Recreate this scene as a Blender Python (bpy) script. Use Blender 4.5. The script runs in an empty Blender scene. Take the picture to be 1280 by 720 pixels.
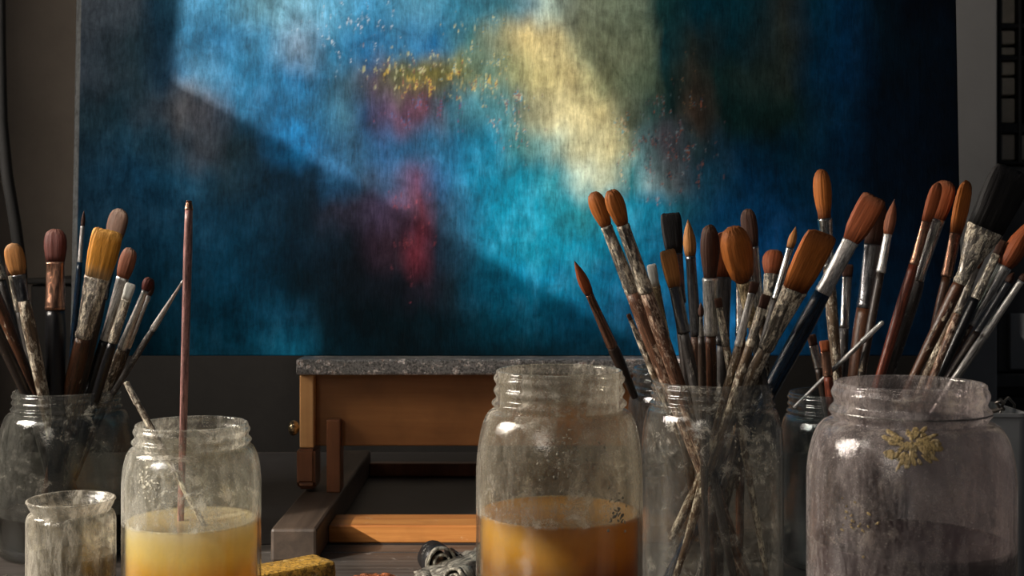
import bpy, bmesh, math, random
import numpy as np
from mathutils import Vector, Matrix, noise

# ------------------------------------------------------------------ camera, world, light
S = bpy.context.scene
C = S.collection
F = 1600.0            # focal length in pixels of the 1280x720 frame
CX, HY = 640.0, 306.0 # principal column, horizon row
CH = 0.298            # camera height above the table top (table top is z = 0)

cam_d = bpy.data.cameras.new('camera'); cam = bpy.data.objects.new('camera', cam_d); C.objects.link(cam)
cam.location = (0, 0, CH); cam.rotation_euler = (math.pi/2, 0, 0)
cam_d.sensor_width = 36; cam_d.lens = 36*F/1280; cam_d.shift_y = -(360-HY)/1280
cam_d.clip_start = 0.02
cam_d.dof.use_dof = True; cam_d.dof.focus_distance = 1.0; cam_d.dof.aperture_fstop = 22
S.camera = cam

w = bpy.data.worlds.new('world'); S.world = w; w.use_nodes = True
w.node_tree.nodes['Background'].inputs[0].default_value = (0.75, 0.85, 1.0, 1)
w.node_tree.nodes['Background'].inputs[1].default_value = 0.035

SUN = Vector((1.0, 0.9, -0.56)).normalized()
sd = bpy.data.lights.new('sun', 'SUN'); so = bpy.data.objects.new('sun', sd); C.objects.link(so)
so.rotation_euler = SUN.to_track_quat('-Z', 'Y').to_euler(); so.location = (-3, -1.5, 3)
sd.energy = 4.2; sd.angle = math.radians(0.53); sd.color = (1.0, 0.95, 0.86)

WALLX = -1.3
def area(name, loc, d, sx, sy, e, col):
    l = bpy.data.lights.new(name, 'AREA'); o = bpy.data.objects.new(name, l); C.objects.link(o)
    l.shape = 'RECTANGLE'; l.size = sx; l.size_y = sy; l.energy = e; l.color = col
    o.location = loc; o.rotation_euler = Vector(d).to_track_quat('-Z', 'Z').to_euler()
    return o
area('daylight_side_window', (WALLX-0.03, 0.27, CH+1.07), (1, 0, 0), 0.62, 0.72, 9.0, (1.0, 0.93, 0.83))
area('daylight_front_window', (WALLX-0.03, -1.55, CH+1.0), (1, 0, 0), 0.95, 0.85, 16.0, (1.0, 0.9, 0.79))
area('added_side_light', (WALLX-0.03, 1.03, CH+0.55), (1, 0, 0), 0.42, 0.8, 54.0, (1.0, 0.9, 0.79))  # added light from the left for brushes and jars, in an added opening

S.view_settings.view_transform = 'Standard'; S.view_settings.look = 'None'
S.view_settings.gamma = 1.0; S.view_settings.use_curve_mapping = False
S.view_settings.exposure = 0.0
S.cycles.transparent_max_bounces = 32
S.cycles.max_bounces = 10

# ------------------------------------------------------------------ helpers
def P(px, py, D):
    return Vector(((px-CX)/F*D, D, CH-(py-HY)/F*D))
def s2l(c):
    c = c/255.0
    return c/12.92 if c <= 0.04045 else ((c+0.055)/1.055)**2.4
def rgb(r, g, b): return (s2l(r), s2l(g), s2l(b), 1)

def mesh(name, verts, faces, mat, parent=None, smooth=True):
    me = bpy.data.meshes.new(name); me.from_pydata([tuple(v) for v in verts], [], faces); me.update()
    if mat is not None: me.materials.append(mat)
    if smooth: me.polygons.foreach_set('use_smooth', [True]*len(me.polygons))
    o = bpy.data.objects.new(name, me); C.objects.link(o)
    if parent is not None: o.parent = parent
    return o
def bmobj(name, bm, mat, parent=None, smooth=False):
    bmesh.ops.recalc_face_normals(bm, faces=bm.faces[:])
    me = bpy.data.meshes.new(name); bm.to_mesh(me); bm.free()
    me.materials.append(mat)
    if smooth: me.polygons.foreach_set('use_smooth', [True]*len(me.polygons))
    o = bpy.data.objects.new(name, me); C.objects.link(o)
    if parent is not None: o.parent = parent
    return o
def box(bm, x0, x1, y0, y1, z0, z1, bev=0.0, seg=2):
    r = bmesh.ops.create_cube(bm, size=1.0)
    vs = r['verts']
    for v in vs:
        v.co = Vector((x0+(v.co.x+.5)*(x1-x0), y0+(v.co.y+.5)*(y1-y0), z0+(v.co.z+.5)*(z1-z0)))
    if bev > 0:
        es = list({e for v in vs for e in v.link_edges})
        bmesh.ops.bevel(bm, geom=es, offset=bev, segments=seg, profile=.5, affect='EDGES')
def empty(name, loc):
    o = bpy.data.objects.new(name, None); C.objects.link(o); o.location = loc; o.empty_display_size = .02
    return o
def tag(o, label=None, cat=None, group=None, kind=None):
    if label: o['label'] = label
    if cat: o['category'] = cat
    if group: o['group'] = group
    if kind: o['kind'] = kind
    return o
def lathe(name, prof, mat, parent=None, seg=72, loc=(0, 0, 0)):
    vs, fs = [], []
    n = len(prof)
    for i in range(seg):
        a = 2*math.pi*i/seg
        for (r, z) in prof: vs.append((r*math.cos(a), r*math.sin(a), z))
    for i in range(seg):
        j = (i+1) % seg
        for k in range(n-1):
            a, b, c, d = i*n+k, j*n+k, j*n+k+1, i*n+k+1
            if prof[k][0] < 1e-6: fs.append((a, c, d))
            elif prof[k+1][0] < 1e-6: fs.append((a, b, c))
            else: fs.append((a, b, c, d))
    o = mesh(name, vs, fs, mat, parent)
    bm = bmesh.new(); bm.from_mesh(o.data)
    bmesh.ops.remove_doubles(bm, verts=bm.verts, dist=1e-7)
    bm.to_mesh(o.data); bm.free()
    o.location = loc
    return o
def tube(name, pts, rad, mat, parent=None, seg=12):
    vs, fs = [], []
    pts = [Vector(p) for p in pts]; n = len(pts)
    rr = rad if isinstance(rad, (list, tuple)) else [rad]*n
    up = Vector((0.13, 0.21, 0.97)).normalized()
    for i, p in enumerate(pts):
        t = (pts[min(i+1, n-1)]-pts[max(i-1, 0)]).normalized()
        u = t.cross(up).normalized(); v = t.cross(u)
        for k in range(seg):
            a = 2*math.pi*k/seg
            vs.append(p+(u*math.cos(a)+v*math.sin(a))*rr[i])
    for i in range(n-1):
        for k in range(seg):
            l = (k+1) % seg
            fs.append((i*seg+k, i*seg+l, (i+1)*seg+l, (i+1)*seg+k))
    fs.append(tuple(range(seg-1, -1, -1))); fs.append(tuple(range((n-1)*seg, n*seg)))
    return mesh(name, vs, fs, mat, parent)

# ------------------------------------------------------------------ materials
class NT:
    def __init__(s, name):
        s.m = bpy.data.materials.new(name); s.m.use_nodes = True; s.t = s.m.node_tree
        s.t.nodes.clear(); s.out = s.n('ShaderNodeOutputMaterial')
    def n(s, ty, **kw):
        x = s.t.nodes.new(ty)
        for k, v in kw.items(): setattr(x, k, v)
        return x
    def l(s, a, b): s.t.links.new(a, b)
    def set(s, node, **kw):
        for k, v in kw.items(): node.inputs[k.replace('_', ' ')].default_value = v
        return node
    def coord(s, scale=(1, 1, 1), kind='Object', loc=(0, 0, 0)):
        tc = s.n('ShaderNodeTexCoord'); mp = s.n('ShaderNodeMapping')
        mp.inputs['Scale'].default_value = scale; mp.inputs['Location'].default_value = loc
        s.l(tc.outputs[kind], mp.inputs['Vector']); return mp.outputs[0]
    def noise(s, vec, scale=5, detail=4, rough=.6, dist=0):
        x = s.n('ShaderNodeTexNoise'); x.inputs['Scale'].default_value = scale
        x.inputs['Detail'].default_value = detail; x.inputs['Roughness'].default_value = rough
        x.inputs['Distortion'].default_value = dist
        s.l(vec, x.inputs['Vector']); return x.outputs['Fac']
    def ramp(s, fac, stops, interp='LINEAR'):
        x = s.n('ShaderNodeValToRGB'); x.color_ramp.interpolation = interp
        e = x.color_ramp.elements
        while len(e) < len(stops): e.new(.5)
        for i, (p, c) in enumerate(stops):
            e[i].position = p; e[i].color = c if isinstance(c, (tuple, list)) else (c, c, c, 1)
        s.l(fac, x.inputs[0]); return x.outputs[0]
    def mix(s, fac, a, b, mode='MIX'):
        x = s.n('ShaderNodeMix', data_type='RGBA', blend_type=mode)
        for sock, v in ((x.inputs[0], fac), (x.inputs[6], a), (x.inputs[7], b)):
            if hasattr(v, 'links') or isinstance(v, bpy.types.NodeSocket): s.l(v, sock)
            else: sock.default_value = v
        return x.outputs[2]
    def math(s, op, a, b=0.0, clamp=False):
        x = s.n('ShaderNodeMath', operation=op, use_clamp=clamp)
        for i, v in enumerate((a, b)):
            if isinstance(v, bpy.types.NodeSocket): s.l(v, x.inputs[i])
            else: x.inputs[i].default_value = v
        return x.outputs[0]
    def bump(s, h, strength=.3, dist=.001):
        x = s.n('ShaderNodeBump'); x.inputs['Strength'].default_value = strength
        x.inputs['Distance'].default_value = dist; s.l(h, x.inputs['Height']); return x.outputs[0]
    def bsdf(s, col, rough=.5, metal=0.0, normal=None, spec=.5, **kw):
        x = s.n('ShaderNodeBsdfPrincipled')
        for sock, v in (('Base Color', col), ('Roughness', rough), ('Metallic', metal), ('Specular IOR Level', spec)):
            if isinstance(v, bpy.types.NodeSocket): s.l(v, x.inputs[sock])
            else: x.inputs[sock].default_value = v
        for k, v in kw.items(): x.inputs[k.replace('_', ' ')].default_value = v
        if normal is not None: s.l(normal, x.inputs['Normal'])
        return x.outputs[0]
    def done(s, sh): s.l(sh, s.out.inputs[0]); return s.m

def plain(name, c, rough=.6, metal=0, var=.25, scale=30, bump=.15):
    t = NT(name); v = t.coord()
    n = t.noise(v, scale, 5, .65)
    d = tuple(x*(1-var) for x in c[:3])+(1,); e = tuple(min(1, x*(1+var)) for x in c[:3])+(1,)
    col = t.ramp(n, [(.3, d), (.7, e)])
    return t.done(t.bsdf(col, rough, metal, t.bump(n, bump, .002)))

def wood(name, a, b, axis=0, scale=1.0, rough=.45, blotch=None):
    t = NT(name); sc = [28, 28, 28]; sc[axis] = 1.6
    v = t.coord(tuple(x*scale for x in sc))
    n = t.noise(v, 3, 6, .62, .6); n2 = t.noise(t.coord((9, 9, 9)), 1.5, 4, .6)
    f = t.noise(t.coord(tuple(x*scale*6 for x in sc)), 3, 3, .7)
    col = t.ramp(n, [(.28, a), (.72, b)])
    col = t.mix(t.math('MULTIPLY', f, .35), col, tuple(x*.45 for x in a[:3])+(1,))
    col = t.mix(t.ramp(n2, [(.5, 0.0), (.75, .45)]), col, tuple(x*.4 for x in a[:3])+(1,))
    if blotch:
        m = t.noise(t.coord((1, 1, 1)), 60, 6, .75)
        col = t.mix(t.ramp(m, [(.62, 0.0), (.68, .8)]), col, blotch)
    return t.done(t.bsdf(col, rough, 0, t.bump(n, .25, .001)))

def crusted(name, base, crust, amount=.5, rough=.45, metal=0.0, second=None, sc=1.0, stretch=.35):
    """painted or metal surface partly covered by dried paint"""
    t = NT(name)
    info = t.n('ShaderNodeObjectInfo')
    mp = t.n('ShaderNodeMapping'); tc = t.n('ShaderNodeTexCoord'); t.l(tc.outputs['Object'], mp.inputs['Vector'])
    mp.inputs['Scale'].default_value = (1, 1, stretch)
    cb = t.n('ShaderNodeCombineXYZ'); t.l(t.math('MULTIPLY', info.outputs['Random'], 7.0), cb.inputs[0]); t.l(cb.outputs[0], mp.inputs['Location'])
    v = mp.outputs[0]
    n = t.noise(v, 210*sc, 8, .78, .5); n2 = t.noise(v, 620*sc, 5, .8); n3 = t.noise(v, 60*sc, 3, .6)
    th = .72-.34*amount
    m = t.ramp(t.math('ADD', t.math('MULTIPLY', n, .7), t.math('MULTIPLY', n3, .3)), [(th, 0.0), (th+.02, 1.0)])
    b2 = tuple(x*.45 for x in base[:3])+(1,)
    mp2 = t.n('ShaderNodeMapping'); t.l(tc.outputs['Object'], mp2.inputs['Vector']); mp2.inputs['Scale'].default_value = (1, 1, .06 if stretch < 1 else 1)
    ln = t.noise(mp2.outputs[0], 520*sc, 3, .7)
    bc = t.mix(t.ramp(n2, [(.4, 0.0), (.62, .85)]), base, b2)
    bc = t.mix(t.ramp(ln, [(.42, .9), (.52, 0.0)]), bc, tuple(x*.22 for x in base[:3])+(1,))
    cr = t.mix(t.ramp(n2, [(.42, 0.0), (.6, 1.0)]), crust, second or tuple(x*.4 for x in crust[:3])+(1,))
    col = t.mix(m, bc, cr)
    met = t.math('MULTIPLY', t.math('SUBTRACT', 1.0, m), metal)
    rg = t.math('ADD', t.math('MULTIPLY', m, .35), rough, True)
    h = t.math('ADD', t.math('MULTIPLY', m, .7), t.math('MULTIPLY', n2, .4))
    return t.done(t.bsdf(col, rg, met, t.bump(h, .7, .0008)))

def bristle(name, root, mid, tip, z0=0.0, z1=1.0):
    t = NT(name)
    v = t.coord((900, 900, 26)); n = t.noise(v, 1, 3, .6)
    g = t.n('ShaderNodeTexCoord'); sp = t.n('ShaderNodeSeparateXYZ'); t.l(g.outputs['Generated'], sp.inputs[0])
    c = t.ramp(t.math('ADD', sp.outputs[2], t.math('MULTIPLY', t.math('SUBTRACT', n, .5), .35)),
               [(0.0, root), (.3, mid), (.78, mid), (1.0, tip)])
    c = t.mix(t.ramp(n, [(.3, .55), (.6, 0.0)]), c, tuple(x*.25 for x in mid[:3])+(1,))
    return t.done(t.bsdf(c, .62, 0, t.bump(n, .5, .0006), .3))

def glass(name, tint=(.93, .93, .9, 1), dust=.22, dustcol=(.55, .52, .47, 1), grime=.5, grimecol=(.62, .55, .42, 1), seed=0.0, wet=-1.0, neck=9.0):
    """thin jar glass with dried smears; below the water line (wet) it is clean, on the screw threads (above neck) dirtier"""
    t = NT(name)
    v = t.coord((1, 1, 1), loc=(seed, seed*.7, 0)); vs = t.coord((1, 1, .25), loc=(seed, 0, seed))
    wob = t.noise(v, 24, 3, .5); fine = t.noise(v, 430, 5, .8); streak = t.noise(vs, 85, 8, .75, .6)
    blot = t.noise(v, 60, 9, .82, .6); zone = t.noise(v, 16, 3, .5)
    tc = t.n('ShaderNodeTexCoord'); sp = t.n('ShaderNodeSeparateXYZ'); t.l(tc.outputs['Object'], sp.inputs[0])
    bmp = t.bump(t.math('ADD', wob, t.math('MULTIPLY', fine, .05)), .35, .006)
    gl = t.n('ShaderNodeBsdfGlossy'); gl.inputs['Roughness'].default_value = .06; gl.inputs['Color'].default_value = (1, 1, 1, 1); t.l(bmp, gl.inputs['Normal'])
    tr = t.n('ShaderNodeBsdfTransparent')
    lw = t.n('ShaderNodeLayerWeight'); lw.inputs['Blend'].default_value = .5
    t.l(t.ramp(lw.outputs['Facing'], [(0.0, tint), (.7, tint), (.99, tuple(x*.3 for x in tint[:3])+(1,))]), tr.inputs['Color'])
    lb = t.n('ShaderNodeLayerWeight'); lb.inputs['Blend'].default_value = .5; t.l(bmp, lb.inputs['Normal'])
    fre = t.math('ADD', t.math('MULTIPLY', t.math('POWER', lb.outputs['Facing'], 5.0), .9), .055, True)
    a = t.n('ShaderNodeMixShader'); t.l(fre, a.inputs[0]); t.l(tr.outputs[0], a.inputs[1]); t.l(gl.outputs[0], a.inputs[2])
    d1 = t.n('ShaderNodeBsdfDiffuse'); d2 = t.n('ShaderNodeBsdfTranslucent')
    spots = t.math('MULTIPLY', t.ramp(blot, [(.53, 0.0), (.60, 1.0)]), t.ramp(zone, [(.42, .15), (.62, 1.0)]))
    dc = t.mix(spots, dustcol, grimecol)
    t.l(dc, d1.inputs[0]); t.l(dc, d2.inputs[0])
    dd = t.n('ShaderNodeMixShader'); dd.inputs[0].default_value = .45; t.l(d1.outputs[0], dd.inputs[1]); t.l(d2.outputs[0], dd.inputs[2])
    face = t.math('POWER', lw.outputs['Facing'], 2.5)
    f = t.math('MULTIPLY', t.ramp(streak, [(.42, .05), (.50, .35), (.57, 1.0)]), dust*2.6)
    f = t.math('ADD', f, t.math('MULTIPLY', spots, grime))
    f = t.math('ADD', f, t.math('MULTIPLY', t.ramp(fine, [(.55, 0.0), (.63, 1.0)]), grime*.7))
    f = t.math('ADD', f, t.math('MULTIPLY', face, dust*1.6))
    up = t.n('ShaderNodeMapRange'); up.interpolation_type = 'SMOOTHSTEP'; t.l(sp.outputs[2], up.inputs[0])
    for k_, v_ in ((1, neck-.004), (2, neck+.002), (3, 1.0), (4, 1.35)): up.inputs[k_].default_value = v_
    f = t.math('MULTIPLY', f, up.outputs[0])
    if wet > 0:
        wt_ = t.n('ShaderNodeMapRange'); t.l(sp.outputs[2], wt_.inputs[0])
        for k_, v_ in ((1, wet-.001), (2, wet+.001), (3, .12), (4, 1.0)): wt_.inputs[k_].default_value = v_
        f = t.math('MULTIPLY', f, wt_.outputs[0])
    f = t.math('MINIMUM', f, .9)
    s_ = t.n('ShaderNodeMixShader'); t.l(f, s_.inputs[0]); t.l(a.outputs[0], s_.inputs[1]); t.l(dd.outputs[0], s_.inputs[2])
    return t.done(s_.outputs[0])

def liquid(name, stops, zmax, clear=.25, rough=.15):
    t = NT(name)
    tc = t.n('ShaderNodeTexCoord'); sp = t.n('ShaderNodeSeparateXYZ'); t.l(tc.outputs['Object'], sp.inputs[0])
    n = t.noise(t.coord((1, 1, .3)), 38, 4, .6, 1.2)
    h = t.math('ADD', t.math('DIVIDE', sp.outputs[2], zmax), t.math('MULTIPLY', t.math('SUBTRACT', n, .5), .16))
    c = t.ramp(h, stops)
    d1 = t.n('ShaderNodeBsdfDiffuse'); d2 = t.n('ShaderNodeBsdfTranslucent'); t.l(c, d1.inputs[0]); t.l(c, d2.inputs[0])
    dd = t.n('ShaderNodeMixShader'); dd.inputs[0].default_value = .5; t.l(d1.outputs[0], dd.inputs[1]); t.l(d2.outputs[0], dd.inputs[2])
    tr = t.n('ShaderNodeBsdfTransparent'); t.l(c, tr.inputs[0])
    s1 = t.n('ShaderNodeMixShader'); s1.inputs[0].default_value = clear; t.l(dd.outputs[0], s1.inputs[1]); t.l(tr.outputs[0], s1.inputs[2])
    gl = t.n('ShaderNodeBsdfGlossy'); gl.inputs['Roughness'].default_value = rough
    lb = t.n('ShaderNodeLayerWeight'); lb.inputs['Blend'].default_value = .5
    fre = t.math('ADD', t.math('MULTIPLY', t.math('POWER', lb.outputs['Facing'], 5.0), .6), .02, True)
    s2 = t.n('ShaderNodeMixShader'); t.l(fre, s2.inputs[0]); t.l(s1.outputs[0], s2.inputs[1]); t.l(gl.outputs[0], s2.inputs[2])
    return t.done(s2.outputs[0])

M = {}
M['wall_dark'] = plain('wall_plaster_brown', (.42, .355, .29, 1), .9, 0, .12, 6, .05)
M['wall_side'] = plain('wall_plaster_side', (.16, .15, .14, 1), .9, 0, .1, 6, .05)
M['floor'] = wood('floor_boards', (.03, .025, .02, 1), (.06, .05, .04, 1), 1)
M['board'] = plain('light_flag_dark', (.05, .04, .03, 1), .7)
M['grey_paint'] = plain('grey_painted_wood', (.30, .295, .29, 1), .7, 0, .06, 8, .05)
M['black_wood'] = plain('black_stained_wood', (.012, .011, .010, 1), .6, 0, .2, 20, .1)
M['card'] = plain('cream_card', (.48, .42, .33, 1), .85, 0, .2, 14, .1)
M['linen'] = plain('sun_blocker_linen', (.32, .29, .25, 1), .9, 0, .1, 60, .2)
M['black_cloth'] = plain('black_webbing', (.012, .012, .012, 1), .8)
M['table'] = wood('worktable_wood', (.03, .025, .022, 1), (.15, .13, .115, 1), 0, 1.0, .42, (.4, .37, .33, 1))
M['box_wood'] = wood('easel_box_wood', (.24, .095, .028, 1), (.36, .155, .05, 1), 0, .5, .4)
M['post_wood'] = wood('easel_post_wood', (.74, .38, .14, 1), (.88, .52, .23, 1), 2, .6, .4)
M['brack_wood'] = wood('easel_bracket_wood', (.16, .06, .028, 1), (.28, .11, .05, 1), 2, .8, .3)
M['beam_wood'] = wood('easel_runner_wood', (.04, .027, .019, 1), (.11, .075, .052, 1), 1, .8, .5)
M['bar_wood'] = wood('easel_crossbar_wood', (.42, .13, .03, 1), (.78, .36, .10, 1), 0, .8, .35, (.75, .6, .42, 1))
M['tray'] = crusted('tray_paint_splattered', (.30, .295, .29, 1), (.9, .87, .85, 1), .55, .3, .25, (.25, .14, .09, 1), .8, 1.0)
M['brass'] = crusted('knob_brass', (.55, .42, .25, 1), (.75, .7, .6, 1), .35, .25, .9)
M['tin'] = plain('grey_tin', (.27, .28, .29, 1), .5, .25, .12, 25, .1)
M['wire'] = plain('steel_wire', (.2, .19, .17, 1), .35, .9)
M['paper'] = plain('grey_board', (.42, .41, .4, 1), .8, 0, .1, 20, .1)

# ------------------------------------------------------------------ room
def wallbox(name, parts, mat):
    bm = bmesh.new()
    for p in parts: box(bm, *p)
    return tag(bmobj(name, bm, mat), kind='structure')
FZ = -0.76
wallbox('floor', [(-1.3, 2.2, -2.6, 3.1, FZ-.05, FZ)], M['floor'])
wallbox('wall_back', [(-1.4, 2.3, 3.0, 3.1, FZ, 2.2)], M['wall_dark'])
# left wall: side and front windows, plus openings added to light jars and brushes
z0, z1 = CH+.70, CH+1.45
yb, yf = .58, -.10
wz0, wz1 = CH+.45, CH+1.55
wallbox('wall_left', [(WALLX-.02, WALLX, 1.25, 3.0, FZ, 2.2), (WALLX-.02, WALLX, yb, .75, FZ, 2.2), (WALLX-.02, WALLX, .75, 1.25, FZ, CH+.15), (WALLX-.02, WALLX, .75, 1.25, CH+.95, 2.2), (WALLX-.02, WALLX, .29, yb, CH+.26, z0), (WALLX-.02, WALLX, -.10, .29, CH+.45, z0), (WALLX-.02, WALLX, -.42, yb, FZ, CH+.26),
                      (WALLX-.02, WALLX, -.20, -.10, CH+.26, 2.2), (WALLX-.02, WALLX, -.42, -.20, CH+.56, 2.2), (WALLX-.02, WALLX, yf, yb, z1, 2.2),
                      (WALLX-.02, WALLX, -.95, -.42, FZ, 2.2), (WALLX-.02, WALLX, -2.1, -.95, FZ, wz0), (WALLX-.02, WALLX, -2.1, -.95, wz1, 2.2),
                      (WALLX-.02, WALLX, -2.6, -2.1, FZ, 2.2)], M['wall_side'])
wallbox('added_sun_fin', [(-2.3, WALLX-.04, .62, .66, FZ, 3.6)], M['wall_side'])   # unseen fin wall added outside to keep the sun off the rear opening
# unseen cloth added over the side window, its slanted edge shaping the sun patch
cv, cf = [], []
NU, NV = 60, 24
for j in range(NV+1):
    z = CH+.60 + j/NV*.92
    edge = .234+.88*(z-CH-.994)
    edge = min(edge, .66)
    for i in range(NU+1):
        u = i/NU
        y = -.36+(edge+.36)*u
        cv.append((WALLX+.03+.012*math.sin(u*38+.6*j/NV), y, z))
for j in range(NV):
    for i in range(NU):
        a = j*(NU+1)+i; cf.append((a, a+1, a+NU+2, a+NU+1))
cur = mesh('sun_blocker', cv, cf, M['linen'])
sm = cur.modifiers.new('t', 'SOLIDIFY'); sm.thickness = .002
tag(cur, 'unseen linen cloth added across the side window to shape the sunlight on the canvas', 'sun_blocker')

# right background: pale grey pillar, dark shelf unit with boxes, grey cabinet
bm = bmesh.new(); xl = P(1199, 0, 2.7).x; xr = P(1247, 0, 2.7).x
box(bm, xl-.03, xr, 2.7, 3.0, FZ, 2.2, .004)
tag(bmobj('trim_1', bm, M['grey_paint']), kind='structure')
def zat(py, D): return CH-(py-HY)/F*D
def xat(px, D): return (px-CX)/F*D
D = 2.75
sh = empty('shelf_unit', (xat(1249, D), D, zat(204, D)))
tag(sh, 'dark open shelf unit in the top right corner holding pale boxes', 'shelf')
def part(name, par, x0, x1, y0, y1, za, zb, mat, bev=.002):
    bm = bmesh.new(); L = par.location if par else Vector()
    box(bm, x0-L.x, x1-L.x, y0-L.y, y1-L.y, za-L.z, zb-L.z, bev)
    return bmobj(name, bm, mat, par)
for px in (1250, 1275.5, 1310): part('upright', sh, xat(px-2.2, D), xat(px+2.2, D), D, D+.22, zat(204, D), zat(-120, D), M['black_wood'])
for py, h in ((203, 2), (160, 6), (72, 3), (32, 3), (-40, 3)): part('shelf_board', sh, xat(1248, D), xat(1312, D), D+.004, D+.21, zat(py+h, D), zat(py-h, D), M['black_wood'])
k = 0
for (a, b, tops) in ((200, 167, 'wide'), (153, 122, 'mid'), (118, 96, 'n'), (93, 76, 'n'), (68, 58, 'n'), (54, 37, 'n'), (28, -30, 't')):
    bm = bmesh.new(); x0, x1 = xat(1253.5, D), xat(1272, D)
    Df = D+.012
    o = part('storage_box', None, x0, x1, Df, Df+.17, zat(a, D), zat(b, D), M['card'], .004)
    nm = {167: 'cream storage box on the lowest shelf level of the dark unit', 122: 'lowest of the stacked cream boxes above the thick shelf board',
          96: 'second cream box up in the stack above the thick shelf board', 76: 'topmost cream box of the stack above the thick shelf board',
          58: 'lower thin cream box in the second highest shelf gap', 37: 'upper thin cream box in the second highest shelf gap',
          -30: 'tall cream box on the highest visible shelf'}[b]
    tag(o, nm, 'box', 'cream boxes on the dark shelf unit')
o = part('storage_box', None, xat(1278.5, D), xat(1306, D), D+.012, D+.18, zat(200, D), zat(168, D), M['card'], .004)
tag(o, 'wide cream box in the right hand bay of the dark shelf unit', 'box', 'cream boxes on the dark shelf unit')
# cabinet under it
cb_ = empty('wall_cabinet', (xat(1250, D), D, zat(470, D)))
tag(cb_, 'grey cabinet with a framed door below the dark shelf unit', 'cabinet')
part('cabinet_body', cb_, xat(1252, D), xat(1345, D), D+.02, D+.22, zat(466, D), zat(207, D), plain('grey_cabinet', (.09, .087, .084, 1), .7, 0, .08, 8, .05))
part('door_panel', cb_, xat(1264, D), xat(1334, D), D+.004, D+.02, zat(462, D), zat(392, D), plain('grey_door_panel', (.28, .275, .27, 1), .7, 0, .06, 8, .05))
part('ledge', cb_, xat(1232, D), xat(1350, D), D-.03, D+.22, zat(482, D), zat(467, D), plain('dark_grey_ledge', (.06, .058, .055, 1), .6))
bc = empty('base_cabinet', (xat(1228, D), D, FZ)); tag(bc, 'black base cabinet under the grey ledge at right', 'cabinet')
part('cabinet_body', bc, xat(1226, D), xat(1350, D), D+.0, D+.24, FZ, zat(483, D), M['black_wood'])
for i in range(2): 
    part('drawer_front', bc, xat(1232, D), xat(1344, D), D-.018, D-.001, zat(565+i*75, D), zat(495+i*75, D), M['black_wood'])
# left background: dark chest and a hanging strap
DL = 2.5
ch = empty('sideboard', (xat(36, DL), DL, FZ)); tag(ch, 'long dark sideboard standing along the wall behind the canvas', 'sideboard')
chm = plain('sideboard_dark_wood', (.016, .0138, .0115, 1), .7)
part('cabinet_body', ch, xat(38, DL), xat(1188, DL), DL, DL+.45, FZ, zat(356, DL), chm, .004)
part('top', ch, xat(35, DL), xat(1191, DL), DL-.015, DL+.46, zat(355, DL), zat(348, DL), chm, .003)
st = tube('hanging_strap', [P(-2, -220, 1.9), P(-1, -60, 1.9), P(0, 60, 1.9), P(2, 150, 1.9), P(9, 220, 1.9), P(19, 280, 1.9), P(26, 330, 1.92), P(30, 420, 1.95), P(26, 520, 1.97)], .0085, M['black_cloth'], None, 14)
tag(st, 'black strap hanging down at the far left behind the brushes', 'strap')

# ------------------------------------------------------------------ worktable
wt = empty('worktable', (0, 1.0, FZ)); tag(wt, 'dark scuffed wooden worktable carrying the jars and the easel', 'table')
bm = bmesh.new()
ys = [.30, .62, .93, 1.24, 1.55, 1.84]
for a, b in zip(ys[:-1], ys[1:]): box(bm, -.95, .95, a-1.0+.0006, b-1.0-.0006, -.035-FZ, 0-FZ, .0015)
bmobj('tabletop', bm, M['table'], wt)
for sx in (-.88, .88):
    for sy in (.36, 1.78):
        bm = bmesh.new(); box(bm, sx-.03, sx+.03, sy-.03-1, sy+.03-1, 0, -.036-FZ, .003); bmobj('leg', bm, M['table'], wt)
for y_ in (-.65, .78):
    bm = bmesh.new(); box(bm, -.85, .85, y_-.01, y_+.01, -.1-FZ, -.036-FZ, .002); bmobj('apron', bm, M['table'], wt)

bm = bmesh.new(); box(bm, -.36, .225, 1.272, 1.83, 0.0002, .0008, .0002, 1)  # thin dark sheet added to darken the rear tabletop
tag(bmobj('dark_table_sheet', bm, plain('thin_black_sheet', (.022, .022, .024, 1), .45, 0, .2, 40, .1)), 'thin black sheet added on the worktable under the wooden easel', 'mat')

db = empty('light_flag', (-.62, 1.345, 0)); tag(db, 'dark panel added out of view at the left end of the worktable to block light', 'board')  # unseen panel added to keep the rear opening's light off the canvas
part('panel', db, -.629, -.613, 1.265, 1.475, .0005, CH+.85, M['board'])
part('flag_edge', db, -.634, -.608, 1.25, 1.2648, .0005, CH+.85, M['board'])

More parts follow.
